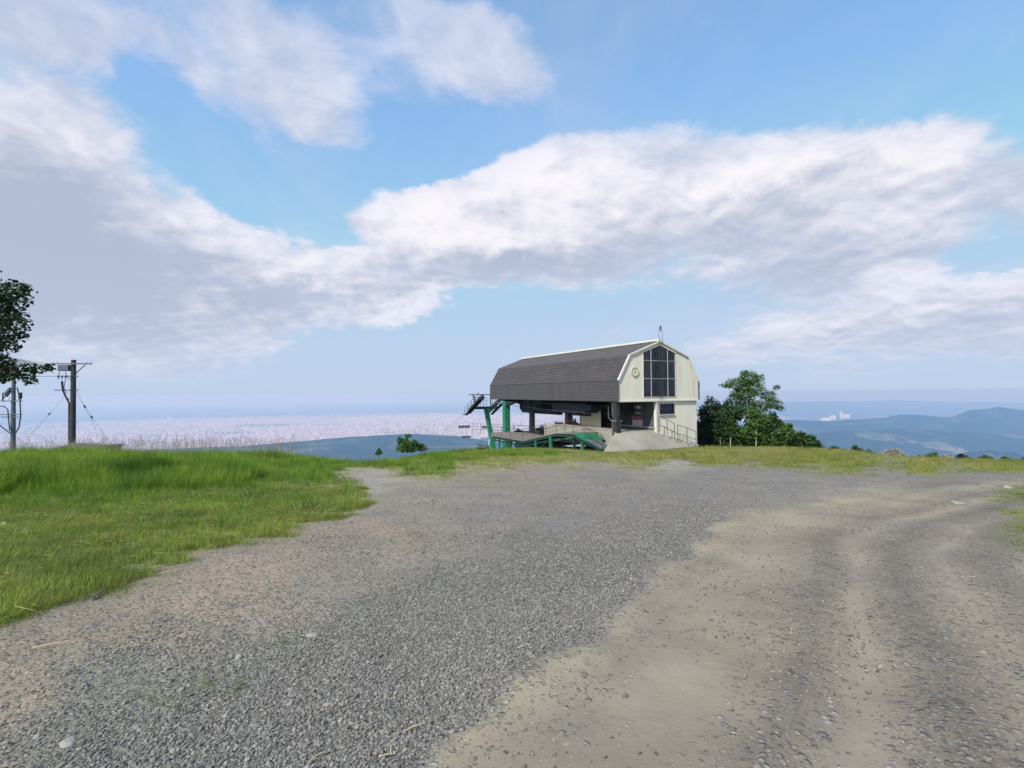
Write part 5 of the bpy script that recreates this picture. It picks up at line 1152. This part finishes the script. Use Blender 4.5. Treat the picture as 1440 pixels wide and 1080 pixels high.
scrub(592, 31.5, 623, 10, 500, LY, 'small tapering shrub beside the round one on the rim', (592,), 20, name='round_shrub', bm_='dbark', foot=634, size=.09)
scrub(533, 28.5, 630, 6, 260, LG, 'tiny weed clump left of the round shrub', (533,), 21, name='weed_clump', bm_='dbark', foot=640, size=.08)
for i, (px, D, top, rx, n_, m, nm, lb, foot) in enumerate((
    (1175, 37, 626, 8, 300, LM_, 'rim_shrub', 'small dark shrub on the rim just right of the tree row', 640), (1168, 37, 629, 6, 200, LG, 'rim_shrub', 'tiny green shrub leaning on the first rim shrub', 640),
    (1205, 34, 625, 10, 420, LM_, 'rim_shrub', 'dark twiggy shrub on the rim, second right of the tree row', 641), (1220, 33, 631, 8, 260, LG, 'rim_shrub', 'low green shrub left of the beige flowering bush', 642),
    (1256, 30.5, 630, 20, 2000, LP, 'flowering_bush', 'wide beige flowering bush on the rim before the blue mountains', 645), (1272, 29, 639, 13, 700, LD, 'rim_shrub', 'dark round shrub below the beige flowering bush, left of its twin', 654),
    (1291, 28, 640, 12, 700, LD, 'rim_shrub', 'dark round shrub below the beige flowering bush, right of its twin', 655), (1242, 30, 640, 14, 500, LY, 'rim_shrub', 'olive shrub in front of the beige flowering bush', 652),
    (1310, 28, 636, 16, 800, LY, 'rim_shrub', 'olive green shrub right of the dark twins', 650), (1330, 27, 639, 12, 600, LP, 'flowering_bush', 'small pale flowering bush among the olive shrubs', 650),
    (1352, 28, 637, 16, 800, LD, 'hedge_shrub', 'dark hedge shrub at the left start of the far hedge', 652), (1385, 27, 640, 16, 800, LM_, 'hedge_shrub', 'dark hedge shrub in the middle of the far hedge', 654),
    (1415, 26, 642, 16, 800, LM_, 'hedge_shrub', 'green hedge shrub near the right end of the hedge', 656), (1445, 25, 642, 16, 700, LD, 'hedge_shrub', 'dark hedge shrub cut by the right picture edge', 657),
    (1190, 36, 631, 12, 400, LY, 'rim_shrub', 'olive low growth between the two twiggy rim shrubs', 641), (1140, 38, 630, 14, 400, LY, 'rim_shrub', 'olive low growth in front of the lowest tree row shrub', 640))):
    scrub(px, D, top, rx, n_, m, lb, (px,), 30+i, name=nm, foot=foot, size=.09 if m is not LP else .06, bm_='dbark')
# bushes behind the deck and under the platform
for i, (px, D, top, rx, foot, m, lb) in enumerate(((765, 56, 598, 14, 612, LM_, 'green bush behind the boarding deck, right of the brown column'), (788, 54, 594, 12, 611, LG, 'green bush behind the red sign under the roof'), (808, 52, 588, 9, 611, LG, 'tall bush behind the deck, left of the cream pier'), (730, 60, 603, 8, 611, LD, 'small dark bush behind the platform between the pillars'), (676, 60, 624, 12, 640, LY, 'olive bush at the foot of the leaning tower'))):
    scrub(px, D, top, rx, 900, m, lb, (px,), 60+i, name='platform_bush', foot=foot, size=.13, bm_='dbark')
# light steel pipe fence on the rim, left of the tower
railing('rim_fence', [at(x_, 628.5, 45) for x_ in (600, 617, 634, 651, 668, 684)], 1.0, M['galv'], 'thin pale pipe fence low on the rim left of the lift tower', mids=(.5,), r=.025, cat='fence')
railing('platform_fence', [at(x_, y_, 66) for x_, y_ in ((664, 596), (676, 596), (700, 597), (722, 598), (744, 599))], 1.1, M['rail'], 'thin dark wire fence along the downhill edge of the platform', mids=(.33, .66), r=.018, cat='fence')
